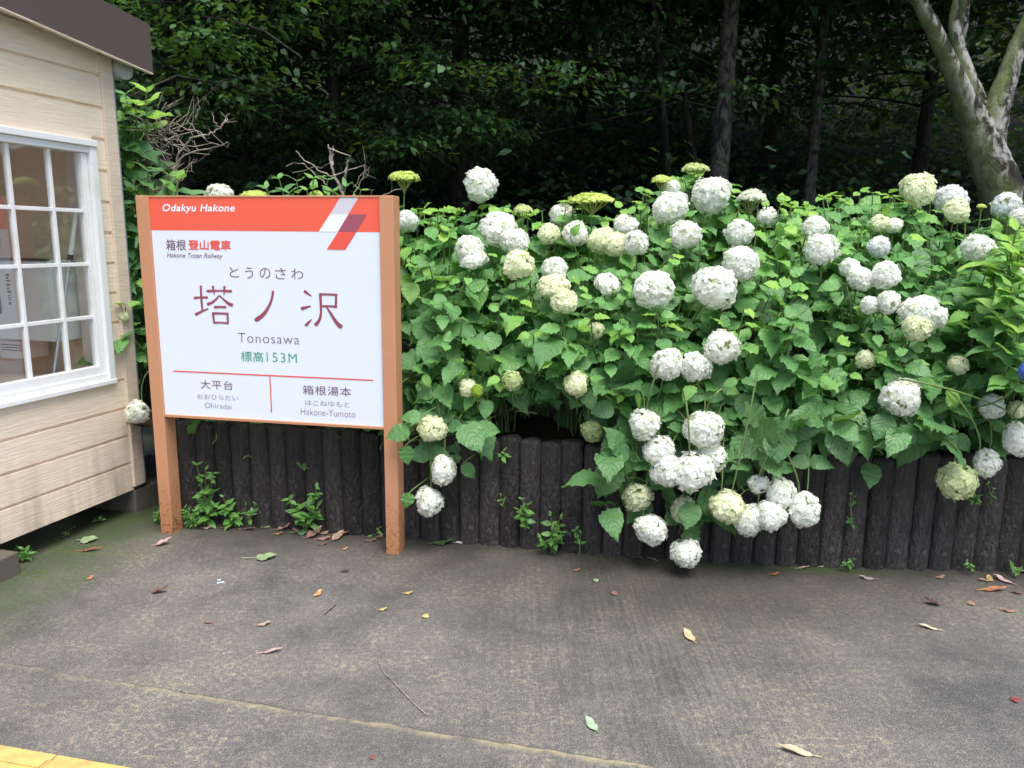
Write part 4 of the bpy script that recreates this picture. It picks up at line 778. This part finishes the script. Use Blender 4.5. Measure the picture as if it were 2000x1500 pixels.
# ------------------------------------------------------------------ small plants along the wall foot
def weed(label, base_px, sprigs, name='weed', cat='weed', tone=.55, size=.05, off=.05, tpl=None, cling=None):
    """sprigs: (px, py, leaf pairs); plants root at base_px on the paving or in a joint of the wall"""
    bx, by = base_px; b = G(bx, by) if cling is None else AT(bx, by, wall_y_px(bx)-.012)
    if cling is None and b[0] > WPT[0, 0]: b[1] = min(b[1], wall_y(b[0])-.022)
    t = thing(name, label, cat, tuple(b), 'small weeds along the log wall'); lv = Leaves(); stems = []
    for px, py, n_ in sprigs:
        tip = AT(px, py, b[1]-off*rng.uniform(.2, 1)); d = tip-b; L = np.linalg.norm(d); P = bez(b+rng.normal(size=3)*(.006, .004, 0), b+UP*L*.35, tip-nrm(d)*L*.3+rng.normal(size=3)*.01, tip, 9); stems.append((P, .0016)); td = nrm(P[-1]-P[-3])
        ref = nrm(rng.normal(size=3)); s1 = nrm(np.cross(td, ref)); s2 = np.cross(td, s1)
        for j in range(n_):
            i = len(P)-1-int(j*(len(P)-2)/max(1, n_)); f = j/max(1, n_)
            for sg in (1, -1): 
                dd_ = (s1 if j % 2 else s2)*sg+td*(.6-.4*f)+OUT*.25+rng.normal(size=3)*.15; lv.add(P[i], dd_, UP*.8+OUT*.5+rng.normal(size=3)*.2, size*(.55+.5*min(1, f*2+.1))*(1+.18*rng.normal()), tone+.12*rng.normal())
    ml, ms = MB(), MB(); lv.build(ml, tpl or OVA, False); add_stems(ms, stems)
    for m_, nm, k_ in ((ml, 'foliage', 'weed'), (ms, 'stems', 'stem')): m_.v = [v-b for v in m_.v]; m_.build(nm, k_, t)
    return t
weed('tall bright weed with white buds against the logs beside the left sign post', (406, 1024), [(385, 908, 3), (402, 918, 4), (415, 925, 4), (393, 945, 3), (418, 985, 4), (400, 985, 4), (410, 1000, 4)], size=.055)
weed('leaning weed with broad bright leaves right of the tall one under the sign', (452, 1028), [(436, 970, 3), (446, 995, 4), (458, 1010, 3), (465, 1018, 2)], size=.062, tone=.62)
weed('clump of tiny-leaved ground cover at the foot of the left sign post', (374, 1030), [(rng.uniform(356, 398), rng.uniform(990, 1024), 4) for _ in range(22)], size=.022, tone=.6)
weed('clump of tiny-leaved ground cover on the building side of the left sign post', (306, 1020), [(rng.uniform(296, 316), rng.uniform(994, 1014), 3) for _ in range(9)], size=.022, tone=.5)
weed('small dark-leaved sprout standing alone under the middle of the sign', (492, 1026), [(480, 985, 2), (497, 984, 2), (492, 1000, 3)], size=.04, tone=.3)
weed('two-stemmed bright weed against the logs under the right half of the sign', (606, 1030), [(564, 975, 4), (578, 985, 3), (618, 953, 4), (612, 975, 3), (620, 990, 3), (605, 1010, 3), (622, 1005, 3)], size=.058, tone=.58)
weed('little sprig growing high in a joint of the logs under the sign', (590, 915), [(583, 905, 2), (594, 908, 2), (598, 914, 2)], size=.024, tone=.2, cling=1, off=.03)
weed('bright seedling beside the right sign post', (735, 1048), [(742, 1030, 2), (724, 1046, 1)], size=.026, tone=.75)
weed('yellow-green sprig in a log joint near the top of the wall', (983, 905), [(977, 890, 2), (986, 878, 2), (990, 888, 2)], size=.028, tone=.85, cling=1, off=.03)
weed('thin yellowish sprig halfway down the same log joint', (981, 990), [(978, 966, 2), (985, 972, 2), (980, 985, 2)], size=.018, tone=.85, cling=1, off=.03)
weed('trailing sprig with small leaves hanging on the wall between sign and cascade', (1024, 1034), [(1021, 975, 3), (1032, 985, 3), (1012, 995, 3), (1030, 1002, 2), (1027, 1020, 3)], size=.042, tone=.5, cling=1)
weed('leafy weed at the wall foot left of the hydrangea cascade', (1080, 1072), [(1075, 1005, 3), (1095, 1010, 3), (1078, 1030, 3), (1098, 1040, 3), (1056, 1052, 2), (1083, 1050, 3), (1064, 1062, 2)], size=.048, tone=.5)
weed('small sprout with three leaves right of the leafy weed', (1130, 1066), [(1124, 1035, 2), (1134, 1042, 2)], size=.042, tone=.35)
weed('hanging dry sprig in a log joint left of the cascade', (1188, 1035), [(1190, 1000, 2), (1185, 1025, 3)], size=.02, tone=.7, cling=1, off=.03)
weed('tiny dull sprig in a joint of the wall right of the cascade', (1660, 1020), [(1662, 965, 2), (1668, 970, 2), (1657, 1012, 2), (1663, 1020, 2)], size=.022, tone=.25, cling=1, off=.03)
weed('sprig with small round leaves beneath the cream-lime drooping head', (1906, 985), [(1903, 970, 2), (1912, 968, 2), (1900, 978, 2)], size=.034, tone=.6, cling=1, off=.03)
weed('thin sprig in a log joint below the rightmost drooping white head', (1935, 985), [(1930, 945, 1), (1940, 955, 2)], size=.03, tone=.4, cling=1, off=.03)
weed('tiny green seedling and dark sprout at the wall foot right of the moss strip', (1655, 1112), [(1650, 1098, 3), (1660, 1098, 2), (1668, 1092, 2)], size=.022, tone=.6)
weed('pair of tiny bright seedlings at the wall foot near the right edge', (1890, 1112), [(1889, 1098, 2), (1893, 1106, 2)], size=.022, tone=.8)
weed('low bright seedling at the wall foot by the right edge', (1984, 1122), [(1978, 1108, 2), (1988, 1114, 2)], size=.03, tone=.75)
weed('grass tuft on the mossy strip under the building wall', (46, 1092), [(rng.uniform(24, 58), rng.uniform(1072, 1088), 2) for _ in range(10)], name='grass_tuft', cat='grass tuft', size=.035, tone=.6, tpl=LAN)
weed('tiny pale sprouts on the moss below the siding', (130, 1046), [(146, 1028, 1), (128, 1040, 2), (108, 1052, 2), (134, 1042, 1)], size=.014, tone=.9)
weed('low rosette of small leaves in the shadow under the siding', (192, 1018), [(185, 1012, 2), (195, 1010, 2), (199, 1014, 2)], size=.024, tone=.55)

# ------------------------------------------------------------------ yellow tactile tiles
tdir = nrm((G(228, 1500)-G(0, 1450))*(1, 1, 0)); tdir = nrm(np.array([1, -.215, 0])); tn_ = np.array([tdir[1], -tdir[0], 0]); joint = G(113, 1477)
def tile(label, p0):
    Mt = Matrix(((tdir[0], -tn_[0], 0, p0[0]), (tdir[1], -tn_[1], 0, p0[1]), (0, 0, 1, 0), (0, 0, 0, 1))); t = thing('tactile_tile', label, 'paving tile', group='yellow tactile tiles', M=Mt)
    MB().box((.002, -.30, .0), (.298, -.001, .006)).build('base', 'tile', t, False, .002)
    mb = MB()
    for q in range(4): mb.box((.006, -.064-.072*q, .0062), (.294, -.030-.072*q, .0112))
    mb.build('bars', 'tile', t, False, .0018); return t
tile('yellow tactile tile in the bottom left corner, its right end at the joint', joint-tdir*.30)
tile('yellow tactile tile right of the joint, cut off by the bottom edge', joint)

# ------------------------------------------------------------------ fallen leaves, twig, scraps on the paving
FT = {'oval': leaf_tpl(8, 4, .46, [(0, .1), (.2, .75), (.45, 1), (.75, .65), (1, 0)], .5, -.35, 0, .02, 1), 'broad': leaf_tpl(10, 4, .85, HP, .3, -.2, .05, .02, 2), 'long': leaf_tpl(8, 4, .27, [(0, .1), (.25, .85), (.5, 1), (.75, .7), (1, 0)], .6, -.3, 0, .01, 3), 'curl': leaf_tpl(8, 4, .55, [(0, .15), (.25, .85), (.5, 1), (.75, .7), (1, 0)], 1.5, -.75, 0, .03, 4)}
BR, TN, PK, OR, RD, YE, GN, PG, GY, DK = (.16, .075, .04), (.52, .33, .20), (.50, .27, .22), (.52, .16, .03), (.55, .09, .025), (.66, .50, .08), (.05, .20, .03), (.30, .48, .20), (.34, .31, .29), (.10, .05, .045)
FALL = [(180, 1076, 34, 'long', RD, 75, 'vivid orange-red fallen leaf at the edge of the moss'), (176, 1057, 30, 'broad', PG, 80, 'pale green leaf lying on the moss under the siding'), (320, 1064, 28, 'curl', (.62, .36, .34), 60, 'pinkish white curled leaf in front of the left sign post'), (313, 1158, 28, 'curl', (.28, .09, .06), 80, 'reddish brown curled wet leaf on the open paving at the left'),
 (522, 1090, 40, 'broad', PG, 78, 'pale green lobed leaf with a long stalk before the middle of the sign'), (405, 1217, 18, 'oval', (.30, .17, .09), -80, 'small brown oval leaf left of the tan one'), (517, 1221, 27, 'oval', (.58, .40, .28), 70, 'tan oval leaf on the bare paving below the sign'), (533, 1274, 40, 'long', (.58, .38, .32), 70, 'long pinkish tan leaf midway down the paving'),
 (622, 1161, 16, 'oval', (.70, .33, .06), 20, 'tiny yellow and orange leaf in line with the right half of the sign'), (799, 1160, 19, 'oval', YE, 85, 'small yellow leaf below the right sign post, topmost of three'), (749, 1192, 18, 'oval', YE, 75, 'small yellow leaf, leftmost of three below the right post'), (832, 1205, 13, 'broad', (.68, .58, .10), 10, 'small heart-shaped yellow leaf, lowest of three below the right post'), (675, 1117, 20, 'oval', (.12, .06, .03), 85, 'flat dark brown leaf just left of the right sign post'),
 (728, 1480, 11, 'broad', (.33, .07, .05), 40, 'small dark red leaf at the bottom edge of the paving'), (177, 1131, 9, 'oval', OR, 30, 'tiny orange leaf scrap alone on the paving below the mossy strip'), (407, 1033, 20, 'oval', PK, 85, 'brown leaf at the wall foot below the tall weed'), (449, 1032, 24, 'oval', (.36, .17, .07), 85, 'orange-brown leaf below the leaning weed'), (486, 1035, 28, 'long', PK, 88, 'long brown leaf near the small dark sprout under the sign'),
 (519, 1028, 21, 'broad', (.40, .50, .20), 15, 'round pale green leaf standing against the wall under the sign'), (545, 1044, 18, 'oval', (.50, .24, .06), 75, 'orange leaf in the litter beneath the sign centre'), (556, 1034, 28, 'curl', (.40, .21, .15), 65, 'curled brown leaf leaning on the wall beneath the sign centre'), (577, 1040, 18, 'curl', (.38, .22, .14), -60, 'crumpled brown leaf left of the green triangle leaf'), (594, 1042, 25, 'broad', (.20, .42, .17), 80, 'bright green triangular leaf with stalk in the litter'),
 (615, 1047, 22, 'curl', (.30, .15, .10), 40, 'dark curled leaf right of the green triangle leaf'), (637, 1042, 30, 'oval', (.46, .27, .20), 60, 'large pinkish brown leaf on top of the litter heap'), (634, 1054, 27, 'oval', (.44, .22, .16), 80, 'pinkish brown leaf at the front of the litter heap'), (632, 1064, 20, 'oval', (.30, .11, .08), 75, 'dark red-brown leaf in front of the litter heap'), (674, 1046, 24, 'curl', (.36, .19, .11), 85, 'brown curled leaf right of the litter heap'), (660, 1052, 18, 'curl', (.40, .24, .16), 30, 'upright curled brown leaf beside the litter heap'), (703, 1043, 18, 'curl', (.22, .12, .09), 55, 'small dark leaf at the wall near the right sign post'), (675, 1073, 13, 'oval', (.66, .40, .06), 60, 'small golden leaf in front of the litter'),
 (726, 1057, 22, 'oval', (.36, .22, .16), 85, 'brown leaf lying by the right sign post'), (744, 1049, 16, 'oval', (.30, .22, .19), 45, 'grey-brown leaf touching the right sign post'), (867, 1063, 46, 'oval', GN, 88, 'large fresh green leaf at the wall foot right of the sign'), (838, 1054, 24, 'long', BR, 88, 'dark brown leaf left of the large green leaf'), (853, 1052, 18, 'oval', (.55, .38, .30), 70, 'pinkish tan leaf behind the large green leaf'), (902, 1061, 26, 'oval', (.60, .56, .56), 85, 'whitish leaf right of the large green leaf'),
 (1127, 1115, 16, 'oval', (.48, .21, .06), 80, 'small orange-brown leaf in front of the leafy weed'), (1165, 1135, 13, 'broad', PG, 60, 'pale green leaf scrap left of the cascade'), (1200, 1160, 13, 'broad', (.30, .13, .11), 40, 'small dull red leaf before the cascade'), (1235, 1090, 28, 'oval', (.30, .17, .15), -80, 'dull purple-brown leaf at the foot of the cascade'), (1269, 1091, 18, 'oval', (.56, .46, .40), -35, 'pale leaf left of the lowest white flower head'), (1345, 1244, 25, 'oval', (.66, .46, .20), -15, 'yellow-tan leaf alone in the middle of the right paving'), (1154, 1417, 25, 'oval', (.36, .56, .34), -25, 'pale mint green leaf near the bottom of the paving'), (1552, 1470, 62, 'long', (.66, .52, .30), -68, 'large tan leaf at the bottom right of the paving'),
 (1810, 1227, 34, 'long', (.70, .58, .34), -60, 'straw-coloured narrow leaf on the right paving'), (1820, 1181, 27, 'curl', DK, -70, 'dark purple-brown curled leaf on the right paving'), (1514, 1123, 21, 'oval', (.50, .18, .03), 85, 'orange leaf below the moss strip'), (1569, 1111, 27, 'long', (.54, .40, .28), 80, 'tan leaf at the right end of the moss strip'), (1609, 1108, 16, 'long', (.60, .52, .45), 85, 'short pale leaf right of the moss strip by the wall'), (1691, 1131, 26, 'oval', GY, -75, 'grey leaf lying by the wall right of the moss strip'), (1838, 1129, 20, 'oval', (.42, .25, .16), 80, 'brown leaf near the wall below the cream-lime head'), (1921, 1135, 21, 'long', (.62, .42, .18), -75, 'narrow tan leaf left of the pinkish white one'), (1932, 1132, 14, 'oval', (.55, .34, .08), 25, 'small ochre leaf standing beside the narrow tan one'), (1957, 1134, 19, 'oval', (.64, .42, .38), -30, 'pinkish white leaf near the right edge'), (1942, 1154, 46, 'long', (.52, .18, .05), 88, 'long orange-brown leaf at the right edge'), (1967, 1195, 20, 'oval', (.46, .22, .10), -80, 'small brown leaf farther out at the right edge'), (1897, 1180, 12, 'broad', (.42, .24, .12), 40, 'tiny brown leaf left of the long orange-brown one'), (1985, 1369, 17, 'broad', (.30, .05, .045), 80, 'dark red flattened leaf at the right edge'), (1145, 1073, 13, 'long', (.58, .55, .30), 60, 'short pale yellow leaf at the wall foot left of the cascade'), (1985, 1159, 20, 'oval', (.22, .12, .06), -75, 'dark leaf touching the right edge'), (1177, 1079, 12, 'oval', (.44, .28, .17), 85, 'tiny tan leaf at the wall foot left of the dull purple one'), (1995, 1118, 18, 'oval', (.5, .32, .26), -40, 'pink-brown leaf against the wall at the right edge')]
for fi, (px, py, ln, kd, c_, ang, lab) in enumerate(FALL):
    p = G(px, py); L = ln/FPX*np.linalg.norm(p-EYEP)*(.95 if abs(ang) > 45 else (1.1 if kd == 'broad' else 1.6)); a_ = R(-ang)
    d = np.array([math.sin(-a_), math.cos(a_), 0]); Mx = frame(np.array([d]), np.array([UP+rng.normal(size=3)*.08]))*L
    mb = MB().inst(FT[kd], Mx, -np.array([d])*L*.5, [0]); V = mb.v[0]; V[:, 2] += .0035-V[:, 2].min() 
    if ln > 14: mb.tube([V[2]+(0, 0, .001), V[2]-d*L*.12+(0, 0, .002), V[2]-d*L*(.22 if 'stalk' not in lab else .65)+(0, 0, .003)], L*.012+.0006, 4, caps=False)
    g_ = sum(c_)/3; c_ = tuple((x*.72+g_*.28)*.85 for x in c_); o = mb.build('fallen_leaf', 'fallen'); o.location = p; o.color = (*c_, 1); tag(o, lab, 'fallen leaf', 'fallen leaves on the paving')
P = [G(x, y, .004+.003*(i_ % 2)) for i_, (x, y) in enumerate([(747, 1270), (740, 1282), (742, 1300), (752, 1316), (768, 1332), (786, 1350), (806, 1371), (822, 1386), (835, 1397)])]
tag(MB().tube(P, [.0012, .0013, .0015, .0017, .0019, .0019, .0020, .0021, .0016], 5).build('twig', 'dead'), 'long thin bent twig on the paving near the crack', 'twig')
P = [G(x, y, .003) for x, y in ((634, 1200), (645, 1191), (656, 1181))]; tag(MB().tube(P, .0014, 5).build('twig', 'bark_dark'), 'short dark twig on the paving left of the yellow leaves', 'twig')
for (x, y, w_, h_, lab) in ((431, 1139, .030, .008, 'white paper scrap on the paving, the larger of two'), (428, 1134, .014, .006, 'tiny white paper scrap just behind the larger one')):
    p = G(x, y); o = MB().box((-w_/2, -h_/2, .002), (w_/2, h_/2, .0045), np.array([[.94, .34, 0], [-.34, .94, 0], [0, 0, 1]]).T).build('paper_scrap', 'panel', None, False); o.location = p; tag(o, lab, 'paper scrap')
